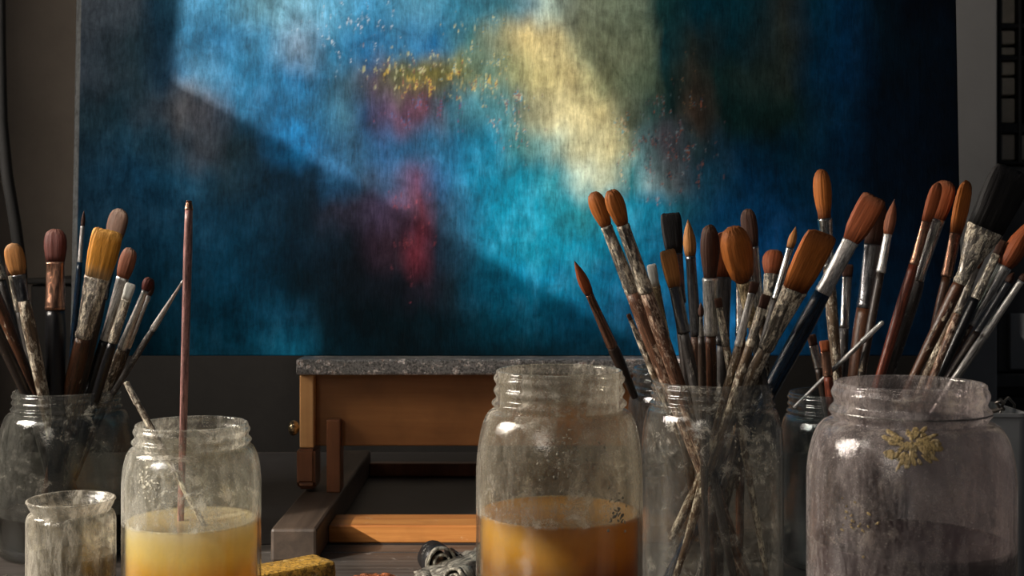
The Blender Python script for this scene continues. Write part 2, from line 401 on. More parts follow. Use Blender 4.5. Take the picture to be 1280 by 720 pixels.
# ------------------------------------------------------------------ painting
rows = {
 -140: [(100,(60,66,70)),(190,(110,150,175)),(300,(130,170,195)),(420,(140,180,200)),(560,(90,140,160)),(640,(120,140,140)),(700,(120,125,105)),(800,(80,90,75)),(880,(5,35,45)),(1000,(10,25,28)),(1100,(0,12,20)),(1200,(0,3,8))],
 5:   [(95,(54,58,62)),(170,(50,58,64)),(195,(70,120,155)),(240,(85,145,185)),(280,(80,145,185)),(330,(130,165,185)),(375,(135,170,195)),(420,(110,165,200)),(460,(65,140,185)),(520,(95,145,175)),(570,(60,125,155)),(625,(75,125,140)),(665,(105,135,140)),(690,(118,130,118)),(730,(95,100,80)),(770,(90,98,78)),(805,(75,85,68)),(825,(20,45,45)),(870,(0,32,42)),(940,(0,28,36)),(985,(25,28,25)),(1020,(0,28,42)),(1060,(0,28,50)),(1100,(0,10,18)),(1140,(0,3,9)),(1200,(0,3,8))],
 55:  [(95,(46,52,58)),(170,(38,48,56)),(195,(50,90,120)),(230,(65,125,165)),(280,(45,115,160)),(330,(80,140,180)),(375,(125,150,170)),(420,(60,125,165)),(460,(30,105,155)),(505,(70,130,175)),(550,(20,100,150)),(590,(75,110,110)),(625,(150,150,115)),(660,(205,180,120)),(700,(212,190,132)),(740,(100,103,78)),(790,(88,94,72)),(812,(75,85,66)),(832,(10,40,45)),(870,(22,28,25)),(920,(0,26,34)),(985,(24,28,24)),(1020,(0,26,42)),(1060,(0,27,50)),(1100,(0,8,16)),(1200,(0,3,8))],
 95:  [(95,(42,48,54)),(170,(36,46,54)),(210,(70,115,155)),(250,(85,130,165)),(300,(50,125,170)),(345,(45,115,160)),(380,(40,115,165)),(420,(55,100,130)),(440,(70,95,115)),(472,(85,70,80)),(510,(100,100,62)),(545,(118,108,55)),(580,(112,114,72)),(615,(100,128,110)),(640,(150,150,105)),(670,(208,190,128)),(715,(212,190,130)),(755,(105,106,76)),(790,(82,92,70)),(812,(70,82,64)),(835,(12,34,34)),(868,(36,32,25)),(895,(6,24,24)),(985,(20,26,22)),(1020,(0,24,40)),(1060,(0,27,50)),(1100,(0,7,15)),(1200,(0,3,8))],
 140: [(95,(32,42,50)),(150,(26,42,52)),(200,(48,58,66)),(225,(76,76,78)),(260,(60,62,68)),(300,(48,110,150)),(350,(30,100,145)),(400,(50,110,150)),(430,(75,115,140)),(460,(45,70,110)),(495,(92,66,88)),(535,(95,58,70)),(565,(70,105,125)),(600,(85,135,150)),(635,(100,140,145)),(658,(140,140,110)),(700,(215,198,145)),(750,(205,185,128)),(785,(75,80,62)),(812,(40,60,56)),(840,(12,28,28)),(872,(46,36,28)),(905,(5,22,22)),(985,(10,22,20)),(1050,(0,25,44)),(1100,(0,6,15)),(1200,(0,3,8))],
 185: [(95,(26,38,48)),(150,(24,48,64)),(200,(38,60,76)),(250,(55,60,66)),(290,(26,38,46)),(320,(14,32,44)),(365,(20,90,135)),(400,(30,95,140)),(440,(60,100,135)),(480,(40,85,130)),(530,(55,100,140)),(570,(35,110,150)),(615,(25,130,165)),(650,(90,140,140)),(685,(130,165,155)),(720,(208,198,152)),(765,(212,196,142)),(785,(150,150,115)),(802,(70,95,95)),(830,(50,48,52)),(870,(34,44,48)),(920,(0,26,44)),(1000,(0,22,34)),(1060,(0,20,38)),(1100,(0,6,15)),(1200,(0,3,8))],
 225: [(95,(20,36,48)),(170,(22,55,78)),(220,(22,58,80)),(280,(26,44,56)),(340,(8,32,48)),(390,(8,30,46)),(420,(40,80,115)),(450,(55,70,95)),(485,(70,85,120)),(520,(95,60,85)),(550,(55,95,140)),(590,(15,130,170)),(650,(20,145,175)),(695,(70,160,175)),(735,(195,200,170)),(765,(190,192,158)),(790,(60,140,150)),(815,(70,85,85)),(845,(55,60,62)),(880,(20,50,66)),(930,(0,34,60)),(1000,(0,24,40)),(1060,(0,18,34)),(1100,(0,6,15)),(1200,(0,3,8))],
 265: [(95,(18,36,50)),(200,(16,48,68)),(300,(6,40,58)),(380,(10,26,38)),(440,(38,36,48)),(475,(60,50,70)),(505,(64,46,62)),(525,(98,44,58)),(548,(52,64,90)),(585,(30,105,140)),(620,(5,145,180)),(680,(15,155,185)),(730,(60,165,180)),(780,(15,135,165)),(820,(10,110,140)),(850,(30,75,90)),(890,(5,50,80)),(950,(0,38,68)),(1020,(0,26,46)),(1100,(0,8,18)),(1200,(0,3,8))],
 310: [(95,(14,36,50)),(200,(10,42,60)),(290,(2,44,64)),(360,(5,28,42)),(430,(12,22,32)),(460,(34,24,34)),(495,(42,27,36)),(520,(84,30,40)),(545,(32,32,46)),(580,(35,70,92)),(610,(0,125,160)),(660,(12,148,178)),(720,(5,140,172)),(780,(0,118,150)),(830,(0,95,130)),(880,(0,65,105)),(940,(0,48,85)),(1020,(0,32,58)),(1100,(0,12,26)),(1200,(0,4,12))],
 355: [(95,(10,32,45)),(200,(5,38,54)),(300,(0,42,62)),(370,(0,20,30)),(440,(8,16,24)),(500,(16,16,24)),(530,(22,19,27)),(570,(20,34,44)),(600,(6,66,88)),(650,(0,88,116)),(720,(0,112,145)),(790,(0,102,142)),(860,(0,88,128)),(930,(0,62,102)),(1000,(0,46,78)),(1100,(0,18,34)),(1200,(0,5,14))],
 400: [(95,(8,28,40)),(200,(2,32,46)),(290,(0,42,60)),(350,(4,56,78)),(400,(0,18,27)),(480,(0,12,18)),(560,(2,20,28)),(610,(0,42,56)),(660,(0,62,82)),(720,(0,58,82)),(790,(0,64,95)),(870,(0,78,120)),(930,(0,60,98)),(1020,(0,40,68)),(1100,(0,18,34)),(1200,(0,5,14))],
 445: [(95,(5,25,36)),(200,(0,30,42)),(300,(0,45,62)),(365,(14,88,115)),(410,(0,26,36)),(500,(0,12,18)),(580,(0,20,28)),(640,(0,30,40)),(700,(0,30,42)),(760,(0,34,48)),(830,(0,52,78)),(900,(0,60,94)),(1000,(0,34,58)),(1100,(0,16,30)),(1200,(0,5,14))],
}
CB = 1.40; LEAN = .0513
cw0, cw1 = -.4832, .4925
zb_ = CH-.1213
HGT = .66
CT = .02
NX, NZ = 640, 410
ry = sorted(rows)
lin = {}
xs = np.linspace(80, 1210, 566)
tab = []
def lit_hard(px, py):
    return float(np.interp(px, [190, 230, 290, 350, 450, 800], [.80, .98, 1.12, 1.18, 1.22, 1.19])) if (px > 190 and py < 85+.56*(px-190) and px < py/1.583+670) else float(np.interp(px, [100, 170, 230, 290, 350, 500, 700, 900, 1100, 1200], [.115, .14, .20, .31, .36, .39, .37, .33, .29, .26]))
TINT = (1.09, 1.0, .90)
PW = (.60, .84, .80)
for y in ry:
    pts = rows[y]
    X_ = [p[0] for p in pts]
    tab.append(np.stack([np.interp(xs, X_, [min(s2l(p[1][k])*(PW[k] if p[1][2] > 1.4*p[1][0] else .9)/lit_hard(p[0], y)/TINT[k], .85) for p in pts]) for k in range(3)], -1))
tab = np.array(tab)
def pigment(px, py):
    """paint colour at a place of the canvas"""
    y = min(max(py, ry[0]), ry[-1]); i = 0
    while i < len(ry)-2 and y > ry[i+1]: i += 1
    f = (y-ry[i])/(ry[i+1]-ry[i]); f = f*f*(3-2*f)
    xi = min(max((px-80)/2.0, 0), 564.9); a = int(xi); g = xi-a
    r = (tab[i][a]*(1-g)+tab[i][a+1]*g)*(1-f)+(tab[i+1][a]*(1-g)+tab[i+1][a+1]*g)*f
    return r
verts, cols = [], []
DABS = [(555, 98, 55, 15, .12, ((.50, .34, .06), (.40, .30, .10), (.22, .08, .06))),
        (500, 82, 40, 20, .22, ((.35, .36, .18), (.16, .10, .1), (.45, .46, .28))),
        (600, 80, 36, 42, .24, ((.42, .44, .26), (.36, .3, .12), (.1, .22, .28))),
        (640, 150, 24, 42, .22, ((.42, .4, .3), (.22, .1, .1), (.06, .22, .32))),
        (525, 135, 45, 20, .24, ((.18, .06, .1), (.08, .10, .22))),
        (430, 40, 50, 34, .30, ((.2, .25, .34), (.03, .12, .2), (.5, .56, .62))),
        (780, 168, 12, 38, .14, ((.5, .42, .26), (.28, .18, .1), (.08, .24, .28))),
        (835, 185, 40, 45, .16, ((.16, .1, .12), (.22, .3, .34), (.02, .05, .08), (.3, .10, .06))),
        (865, 100, 14, 38, .3, ((.25, .14, .07), (.05, .08, .07))),
        (515, 280, 20, 50, .28, ((.32, .07, .1), (.16, .05, .08)))]
nz = noise.noise
for j in range(NZ+1):
    v = j/NZ
    for i in range(NX+1):
        u = i/NX
        x = cw0+(cw1-cw0)*u; h = HGT*v
        y = CB+LEAN*h; z = zb_+h
        px = CX+x*F/y; py = HY-(z-CH)*F/y
        fr = (x*9, 0, z*5)
        wx = 16*nz(Vector(fr)) + 13*nz(Vector((x*38, 3, z*22))) + 6*nz(Vector((x*120, 7, z*40)))
        wy = 20*nz(Vector((x*9+5, 9, z*7))) + 16*nz(Vector((x*60, 4, z*20)))
        wgt = 1.0
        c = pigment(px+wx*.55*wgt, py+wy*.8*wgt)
        tt = .7*nz(Vector((x*26, 31, z*20)))+.55*nz(Vector((x*64, 17, z*38)))+.4*nz(Vector((x*170, 5, z*70)))+.3*nz(Vector((x*380, 8, z*120)))
        c = c*(1+.50*tt)+(.05 if tt > 0 else 0)*tt*min(1, float(c.sum()))
        # dry-brush dabs
        for (gx, gy, sx_, sy_, th_, dabs) in DABS:
            e_ = ((px-gx)/sx_)**2+((py-gy)/sy_)**2
            if e_ < 4:
                q = .6*nz(Vector((x*95+gx, gy, z*45)))+.7*nz(Vector((x*260+gx, gy, z*105)))+.4*nz(Vector((x*520, gx, z*190)))
                q = (q-th_+.05-.12*e_)*2.6
                if q > 0:
                    dd_ = dabs[int(abs(nz(Vector((x*70, gx, z*50))))*97) % len(dabs)]
                    q = min(q, .75)
                    c = c*(1-q)+np.array(dd_)*q
        c = np.minimum(c*1.05, .86)
        if u < .0055: c = np.array([.80, .84, .84])  # pale left strip: raw canvas edge with its highlight put into the colour
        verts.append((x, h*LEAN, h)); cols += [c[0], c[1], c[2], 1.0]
# canvas box: front grid plus sides and back
n0 = len(verts)
faces = []
for j in range(NZ):
    for i in range(NX):
        a = j*(NX+1)+i; faces.append((a, a+1, a+NX+2, a+NX+1))
border = [i for i in range(NX+1)] + [j*(NX+1)+NX for j in range(1, NZ+1)] + [NZ*(NX+1)+i for i in range(NX-1, -1, -1)] + [j*(NX+1) for j in range(NZ-1, 0, -1)]
for b in border:
    p = verts[b]; verts.append((p[0], p[1]+CT, p[2])); cols += [.42, .45, .45, 1.0]
nb = len(border)
for k in range(nb):
    l = (k+1) % nb
    faces.append((border[l], border[k], n0+k, n0+l))
faces.append(tuple(n0+k for k in range(nb)))
t = NT('oil_paint')
at = t.n('ShaderNodeVertexColor'); at.layer_name = 'pigment'
n1 = t.noise(t.coord((150, 150, 20)), 1.6, 7, .75, .8); n2 = t.noise(t.coord((12, 12, 8)), 1.5, 6, .7, .5)
n3 = t.noise(t.coord((300, 300, 120)), 1.2, 4, .7)
n4 = t.noise(t.coord((30, 30, 34)), 1.3, 6, .75, .6)
f = t.math('ADD', t.math('MULTIPLY', n1, .75), t.math('ADD', t.math('MULTIPLY', n3, .4), t.math('MULTIPLY', n4, .75)))
gain = t.ramp(f, [(.55, .42), (.95, 1.0), (1.0, 1.25)])
gn = t.n('ShaderNodeMapRange'); t.l(f, gn.inputs[0])
for k_, v_ in ((1, .68), (2, 1.22), (3, .45), (4, 1.55)): gn.inputs[k_].default_value = v_
vm = t.n('ShaderNodeVectorMath', operation='SCALE'); t.l(at.outputs[0], vm.inputs[0]); t.l(gn.outputs[0], vm.inputs['Scale'])
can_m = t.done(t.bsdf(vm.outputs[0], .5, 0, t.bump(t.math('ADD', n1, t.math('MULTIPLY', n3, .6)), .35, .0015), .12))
pt = empty('painting', (0, CB, zb_)); tag(pt, 'large abstract canvas in blues with a pale yellow patch, resting on the easel tray', 'painting')
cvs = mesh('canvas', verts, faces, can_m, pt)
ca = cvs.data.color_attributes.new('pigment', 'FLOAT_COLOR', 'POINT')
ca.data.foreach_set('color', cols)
# stretcher bars behind
bm = bmesh.new()
for (x0, x1, a, b) in ((cw0+.004, cw0+.05, .005, HGT-.01), (cw1-.05, cw1-.004, .005, HGT-.01), (cw0+.05, cw1-.05, .005, .05), (cw0+.05, cw1-.05, HGT-.055, HGT-.01)):
    box(bm, x0, x1, CT+.001, CT+.018, a, b, .001)
for v in bm.verts: v.co.y += v.co.z*LEAN
bmobj('stretcher_frame', bm, M['bar_wood'], pt)

# ------------------------------------------------------------------ table easel
E = empty('table_easel', (0, 1.4, 0)); tag(E, 'wooden table easel with splattered tray and open base, holding the painting', 'easel')
XR = .243
def ep(name, x0, x1, y0, y1, a, b, mat, bev=.0015): return part(name, E, x0, x1, y0, y1, a, b, M[mat], bev)
tz1 = CH-.1216; tz0 = CH-.1386
ep('tray', -.2295, XR, 1.36, 1.425, tz0, tz1, 'tray', .0025)
bz = CH-.2175
ep('front_panel', -.2125, XR-.018, 1.384, 1.396, bz, tz0-.0005, 'box_wood')
for s, xx in ((-1, (-.2275, -.2122)), (1, (XR-.0175, XR-.002))):
    ep('side_post', xx[0], xx[1], 1.37, 1.60, bz, tz0-.0005, 'post_wood')
for xx in ((-.2305, -.2105), (XR-.019, XR+.001)):
    bm = bmesh.new(); L = E.location
    pr = [(1.368, bz-.0005), (1.41, bz-.0005), (1.41, bz-.040), (1.404, bz-.0455), (1.376, bz-.0455), (1.368, bz-.038)]
    a = [bm.verts.new((xx[0]-L.x, p[0]-L.y, p[1])) for p in pr]; b = [bm.verts.new((xx[1]-L.x, p[0]-L.y, p[1])) for p in pr]
    bm.faces.new(a); bm.faces.new(b[::-1])
    for i in range(6): bm.faces.new((a[i], b[i], b[(i+1) % 6], a[(i+1) % 6]))
    bmesh.ops.recalc_face_normals(bm, faces=bm.faces[:]); bmesh.ops.bevel(bm, geom=bm.edges[:], offset=.003, segments=2, affect='EDGES')
    bmobj('bracket', bm, M['brack_wood'], E)
for xx in ((-.199, -.184), (.199, .214)):
    ep('leg', xx[0], xx[1], 1.372, 1.40, .032, bz+.03, 'brack_wood')
for xx in ((-.2265, -.183), (.199, .2425)):
    ep('runner', xx[0], xx[1], 1.2, 1.66, 0.0, .032, 'beam_wood', .003)
ep('crossbar', -.1828, .1988, 1.275, 1.328, 0.001, .0185, 'bar_wood', .0015)
ep('crossbar', -.1828, .1988, 1.64, 1.655, 0.001, .018, 'brack_wood', .0015)
kn = lathe('knob', [(0, 0), (.0028, 0), (.003, .003), (.005, .004), (.0075, .006), (.0085, .009), (.0075, .012), (.004, .014), (0, .0145)], M['brass'], E, 32)
kn.rotation_euler = (0, -math.pi/2, 0); kn.location = Vector((-.2275, 1.385, zat(535, 1.385)))-E.location

# ------------------------------------------------------------------ jars
def jar_profile(r, rr, h, neck, sh, th=.0025, beads=3, bead=.0022, flare=0.0):
    """outer wall from the bottom centre up to the rim, inner wall back down"""
    out = [(0, .0035), (r*.55, .0035), (r*.80, .0008), (r*.90, 0), (r*.955, .0018), (r*.99, .006), (r, .013)]
    zs = h-neck-sh
    out += [(r, z) for z in np.linspace(.03, zs, 6)]
    for k in range(1, 11):
        a = k/10*math.pi/2
        e = math.sin(a)**1.0; q = 1-math.cos(a)
        # rounded shoulder: quarter super-ellipse, then slight concave run into the neck
        out.append((rr+(r-rr)*(math.cos(a)**.75), zs+sh*math.sin(a)**1.15))
    n0 = len(out)
    N = 46
    for k in range(1, N+1):
        u = k/N; z = h-neck+neck*u
        q = u*beads
        bump = max(0, math.sin((q % 1.0)*math.pi))**2.2*bead*(1.15 if q < 1 else .62) if u < .93 else 0
        out.append((rr+bump+flare*u*u, z))
    top = out[-1][0]
    out += [(top-.0002, h+.0010), (top-th*.5, h+.0016), (top-th+.0002, h+.0010)]
    inn = []
    for (a, z) in reversed(out[2:-3]):
        inn.append((max(a-th, 0.001), z+(.004 if z < .013 else 0)))
    # smooth neck inside
    inn = [((rr-th+flare*max(0, (z-(h-neck))/neck)**2, z) if z > h-neck else (a, z)) for a, z in inn]
    return out+inn+[(0, .0068)]
def jar(px, D, hw, rw, ytop, mat, label, neckpx, shpx, beads=3, bead=.0022, kind='glass_jar', flare=0.0, th=.0025):
    s = D/F; r = hw*s; rr = rw*s; h = zat(ytop, D)
    o = empty(kind, (xat(px, D), D, 0)); tag(o, label, 'jar')
    lathe('glass_body', jar_profile(r, rr, h, neckpx*s, shpx*s, th, beads, bead, flare), mat, o, 96)
    pf = jar_profile(r, rr, h, neckpx*s, shpx*s, th, beads, bead, flare)
    po = [q for q in pf[:22]]
    return dict(o=o, x=xat(px, D), y=D, r=r-th, rr=rr-th, h=h, R=r, pz=[q[1] for q in po], pr=[q[0] for q in po])
def fill(J, mat, ytop, name='liquid', label=None, D=None):
    zt = zat(ytop, D or J['y']-J['r'])
    r = J['r']-.0005
    l = lathe(name, [(0, .0078), (r*.85, .0078), (r*.955, .009), (r, .014), (r, zt), (r-.0004, zt+.0009), (r-.0025, zt-.0004), (0, zt-.0006)], mat, J['o'], 72)
    if label: l['label'] = label
    return l
CR = (.88, .83, .72, 1)
def zr(px_y, D): return zat(px_y, D)
G0 = glass('jar_glass_smoky', (.82, .84, .82, 1), .05, (.36, .35, .32, 1), .28, CR, 0.3, zr(655, 1.18), zr(513, 1.25))
G1 = glass('jar_glass_clear', (.95, .95, .92, 1), .12, (.55, .53, .47, 1), .34, CR, 1.7, zr(668, .90), zr(557, .95))
G3 = glass('jar_glass_golden', (.95, .94, .9, 1), .12, (.56, .52, .44, 1), .42, CR, 3.1, zr(662, .795), zr(511, .85))
G2 = glass('jar_glass_brushes', (.95, .95, .93, 1), .035, (.5, .48, .44, 1), .36, CR, 5.3, -1, zr(508, .97))
G5 = glass('jar_glass_dark', (.72, .75, .76, 1), .03, (.3, .3, .3, 1), .2, (.7, .65, .5, 1), 7.9, -1, zr(518, 1.2))
G4 = glass('jar_glass_mauve', (.86, .83, .83, 1), .115, (.62, .56, .54, 1), .34, (.7, .62, .52, 1), 9.2, -1, zr(525, .75))
GS = glass('jar_glass_cloudy', (.88, .87, .83, 1), .22, (.5, .46, .39, 1), .3, (.75, .7, .55, 1), 11.4, -1, zr(640, 1.0))
J0 = jar(84, 1.25, 84, 64, 489, G0, 'large smoky glass jar of brushes at far left, behind the small jar', 24, 82, 3, .002)
J1 = jar(240, .95, 85, 69, 531, G1, 'glass jar half full of pale yellow water with one red stick', 26, 48, 2, .0022)
JS = jar(89, 1.0, 54, 47, 625, GS, 'small empty cloudy jar at lower left in front of the smoky brush jar', 14, 14, 1, .0008, 'small_jar', .0042)
J3 = jar(699, .85, 104, 79, 465, G3, 'big glass jar with amber water in front of the easel', 46, 84, 3, .0026)
J2 = jar(890, .97, 88, 74, 478, G2, 'glass jar packed with brushes standing between two big jars', 30, 66, 3, .002)
J4 = jar(1137, .75, 126, 92, 481, G4, 'largest empty mauve-tinged jar at the right with a gold flake patch', 44, 74, 2, .0026)
J5 = jar(1047, 1.2, 72, 60, 492, G5, 'dark glass brush jar half hidden behind the largest jar', 26, 50, 3, .002)
JH = jar(850, 1.13, 66, 58, 461, G5, 'dark glass jar hidden behind the packed brush jar', 28, 50, 3, .002)

LQ1 = liquid('pale_yellow_water', [(.66, rgb(236, 184, 62)), (.80, rgb(248, 222, 132)), (.90, rgb(244, 226, 160)), (1.0, rgb(246, 238, 210))], zr(668, .90), .18)
LQ3 = liquid('amber_water', [(.74, rgb(160, 108, 24)), (.84, rgb(214, 158, 52)), (.93, rgb(226, 176, 80)), (1.0, rgb(214, 168, 92))], zr(662, .795), .12)
LQ0 = liquid('grey_sediment', [(0.0, rgb(40, 34, 30)), (1.0, rgb(75, 66, 58))], .04, .2)
LQ4 = liquid('mauve_dregs', [(0.0, rgb(60, 48, 54)), (1.0, rgb(96, 80, 86))], .05, .3)
LQS = liquid('cloudy_dregs', [(0.0, rgb(90, 78, 58)), (1.0, rgb(140, 125, 98))], .05, .45)
fill(J1, LQ1, 668, label='pale yellow cloudy water')
fill(J3, LQ3, 662, label='amber brown water')
fill(J0, LQ0, 655, label='murky grey water')
fill(J4, LQ4, 706, label='mauve brown dregs')
fill(JS, LQS, 706, label='cloudy beige dregs')
# wire bail round the neck of the large right jar
s = .75/F
pts = []
rw = 97*s
for k in range(49):
    a = 2*math.pi*k/48; pts.append((rw*math.cos(a), rw*math.sin(a), zat(513, .75)))
tube('neck_wire', pts, .0006, M['wire'], J4['o'], 8)
tube('wire_loop', [(rw, 0, zat(514, .75)), (rw+.004, -.002, zat(513, .75)), (rw+.0075, -.003, zat(509, .75)), (rw+.0085, -.003, zat(503, .75)), (rw+.0065, -.003, zat(499, .75)), (rw+.004, -.003, zat(503, .75)), (rw+.006, -.003, zat(508, .75)), (rw+.009, -.002, zat(511, .75))], .0013, M['wire'], J4['o'], 8)

# dried paint flakes on jar walls, plus one cluster drawn for a glint
FL = [crusted('dried_gold_paint', (.5, .36, .15, 1), (.75, .62, .36, 1), .5, .5, 0, (.28, .17, .06, 1), 1.5),
      crusted('pale_paint_and_glint', (.6, .55, .43, 1), (.8, .76, .66, 1), .5, .6, 0, (.3, .24, .15, 1), 1.5)]
def flakes(J, px, py, wpx, hpx, n, size, mat, seed, label, star=False):
    R = random.Random(seed); D0 = J['y']; bm = bmesh.new()
    for k in range(n):
        if star:
            a = R.uniform(-.2, math.pi+.2) if R.random() < .25 else R.uniform(math.pi*.85, math.pi*2.15); q = R.random()**.6
            ex, ey = px+math.cos(a)*wpx*q, py-math.sin(a)*hpx*q
        else:
            ex, ey = px+R.gauss(0, wpx*.5), py+R.gauss(0, hpx*.5)
        # meet the jar front wall
        yy = -J['R']; z = 0
        bad = False
        for _ in range(6):
            dx = (ex-CX)/F*(D0+yy)-J['x']; z = zat(ey, D0+yy)
            Rz = float(np.interp(z, J['pz'], J['pr']))
            if abs(dx) > Rz*.94: bad = True; break
            yy = -math.sqrt(Rz*Rz-dx*dx)
        if bad or z > J['h']-.02: continue
        slope = (float(np.interp(z+.002, J['pz'], J['pr']))-float(np.interp(z-.002, J['pz'], J['pr'])))/.004
        ang = math.atan2(yy, dx)
        nrm = Vector((math.cos(ang), math.sin(ang), -slope)).normalized(); tx = Vector((-math.sin(ang), math.cos(ang), 0)); tz = tx.cross(nrm)*-1
        if tz.z < 0: tz = -tz
        c = Vector((dx, yy, z))+nrm*.0004
        rot = (math.atan2(-(ey-py), ex-px) if star else R.uniform(0, 6.3))
        l = size*R.uniform(.5, 1.5)*(1.5 if star else 1); wd = size*R.uniform(.35, .9)
        m_ = 7; ring = []; ring2 = []
        for i in range(m_):
            th = 2*math.pi*i/m_; rr_ = R.uniform(.7, 1.1)
            u = math.cos(th)*l*rr_; v = math.sin(th)*wd*rr_
            a_, b_ = u*math.cos(rot)-v*math.sin(rot), u*math.sin(rot)+v*math.cos(rot)
            p = c+tx*a_+tz*b_; ring.append(bm.verts.new(p)); ring2.append(bm.verts.new(p*1.0+nrm*size*.22+(c-p)*.35))
        bm.faces.new(ring2); bm.faces.new(ring[::-1])
        for i in range(m_): bm.faces.new((ring[i], ring[(i+1) % m_], ring2[(i+1) % m_], ring2[i]))
    o = bmobj('paint_and_glint_flakes', bm, mat, J['o']); o['label'] = label
for J, (nk, shp) in ((J0, (24, 82)), (J1, (26, 48)), (J3, (46, 84)), (J2, (30, 66)), (J4, (44, 74))):
    J['shz'] = J['h']-(nk+shp*.42)*J['y']/F
flakes(J4, 1138, 556, 34, 26, 85, .0022, FL[0], 3, 'star shaped patch of dried gold paint', True)
flakes(J4, 1060, 650, 30, 60, 26, .0011, FL[0], 9, 'small spots of dried ochre paint')
flakes(J3, 712, 572, 34, 36, 60, .0010, FL[1], 5, 'dried pale paint specks')
flakes(J3, 770, 640, 14, 26, 30, .0014, FL[1], 6, 'pale specks standing in for a golden glint near the water line')  # golden glint on the glass, drawn as pale flakes
flakes(J2, 935, 560, 20, 30, 40, .0012, FL[1], 8, 'dried pale paint specks')
flakes(J1, 185, 600, 14, 24, 40, .0013, FL[1], 12, 'dried cream paint drips')

# grey tin behind the largest jar
DT = 1.16
tn = empty('brush_tin', (xat(1190, DT), DT, 0)); tag(tn, 'rectangular grey tin of brushes behind the largest jar at right', 'tin')
hx, hy, hz = 72*DT/F, .045, zat(517, DT-.045)
bm = bmesh.new()
def rrect(hx, hy, r, z, n=6):
    o = []
    for (cx, cy, a0) in ((hx-r, hy-r, 0), (-hx+r, hy-r, 90), (-hx+r, -hy+r, 180), (hx-r, -hy+r, 270)):
        for k in range(n+1):
            a = math.radians(a0+90*k/n); o.append((cx+r*math.cos(a), cy+r*math.sin(a), z))
    return o
rings = [rrect(hx, hy, .008, 0), rrect(hx, hy, .008, .004), rrect(hx-.0008, hy-.0008, .008, .005), rrect(hx-.0008, hy-.0008, .008, hz-.004),
         rrect(hx+.0006, hy+.0006, .008, hz-.003), rrect(hx+.0006, hy+.0006, .008, hz), rrect(hx-.0018, hy-.0018, .007, hz), rrect(hx-.0018, hy-.0018, .007, .003)]
rv = [[bm.verts.new(p) for p in r] for r in rings]
for a, b in zip(rv[:-1], rv[1:]):
    for i in range(len(a)): bm.faces.new((a[i], a[(i+1) % len(a)], b[(i+1) % len(a)], b[i]))
bm.faces.new(rv[0][::-1]); bm.faces.new(rv[-1])
bmobj('tin_body', bm, M['tin'], tn)
lbm = crusted('torn_paper_label', (.62, .6, .57, 1), (.06, .055, .05, 1), .34, .8, 0, (.12, .11, .1, 1), .3, 1.0)
for (xa, xb, ya, yb2) in ((1140, 1208, 610, 668), (1200, 1224, 572, 602)):
    bm = bmesh.new(); yf_ = -hy-.0006
    n_ = 24; R_ = random.Random(int(xa)); x0_, x1_ = xat(xa, DT-.045)-tn.location.x, xat(xb, DT-.045)-tn.location.x; z0_, z1_ = zat(yb2, DT-.045), zat(ya, DT-.045)
    loop = [(x0_+(x1_-x0_)*k/n_, z0_+R_.uniform(0, .003)) for k in range(n_)]+[(x1_-R_.uniform(0, .003), z0_+(z1_-z0_)*k/n_) for k in range(n_)]+[(x1_-(x1_-x0_)*k/n_, z1_-R_.uniform(0, .004)) for k in range(n_)]+[(x0_+R_.uniform(0, .003), z1_-(z1_-z0_)*k/n_) for k in range(n_)]
    fr_ = [bm.verts.new((x, yf_, z)) for x, z in loop]; bk_ = [bm.verts.new((x, -hy-.0001, z)) for x, z in loop]
    bm.faces.new(fr_); bm.faces.new(bk_[::-1])
    for k in range(len(loop)): bm.faces.new((fr_[k], bk_[k], bk_[(k+1) % len(loop)], fr_[(k+1) % len(loop)]))
    lo = bmobj('paper_label', bm, lbm, tn); lo['label'] = 'torn pale paper label'
tube('handle_wire', [(hx+.001, 0, hz-.02), (hx+.003, 0, hz-.012), (hx+.002, -.006, hz+.003), (hx-.006, -.012, hz+.010), (hx-.014, -.02, hz+.006), (hx-.02, -.03, hz-.002)], .0012, M['wire'], tn, 8)
JT = dict(o=tn, x=xat(1190, DT), y=DT, r=hx-.003, rr=hx-.003, h=hz, box=(hx-.003, hy-.003))

# ------------------------------------------------------------------ brushes
B = {
 'orange': bristle('bristle_orange', rgb(90, 44, 18), rgb(186, 108, 46), rgb(140, 84, 46)),
 'yellow': bristle('bristle_golden', rgb(190, 160, 120), rgb(214, 145, 48), rgb(226, 170, 90)),
 'tan': bristle('bristle_tan', rgb(120, 80, 45), rgb(190, 130, 72), rgb(160, 120, 80)),
 'brown': bristle('bristle_brown', rgb(110, 60, 35), rgb(140, 84, 58), rgb(120, 95, 80)),
 'grey': bristle('bristle_grey_brown', rgb(90, 66, 50), rgb(122, 92, 76), rgb(150, 130, 115)),
 'dark': bristle('bristle_dark_brown', rgb(50, 32, 26), rgb(74, 46, 34), rgb(95, 70, 55)),
 'wine': bristle('bristle_wine', rgb(60, 26, 20), rgb(92, 40, 32), rgb(110, 70, 58)),
 'rust': bristle('bristle_rust', rgb(100, 48, 24), rgb(160, 84, 46), rgb(130, 84, 60)),
 'black': bristle('bristle_black', rgb(14, 13, 13), rgb(24, 22, 22), rgb(44, 42, 42)),
 'white': bristle('bristle_white_paint', rgb(170, 165, 150), rgb(205, 205, 198), rgb(215, 215, 210)),
}
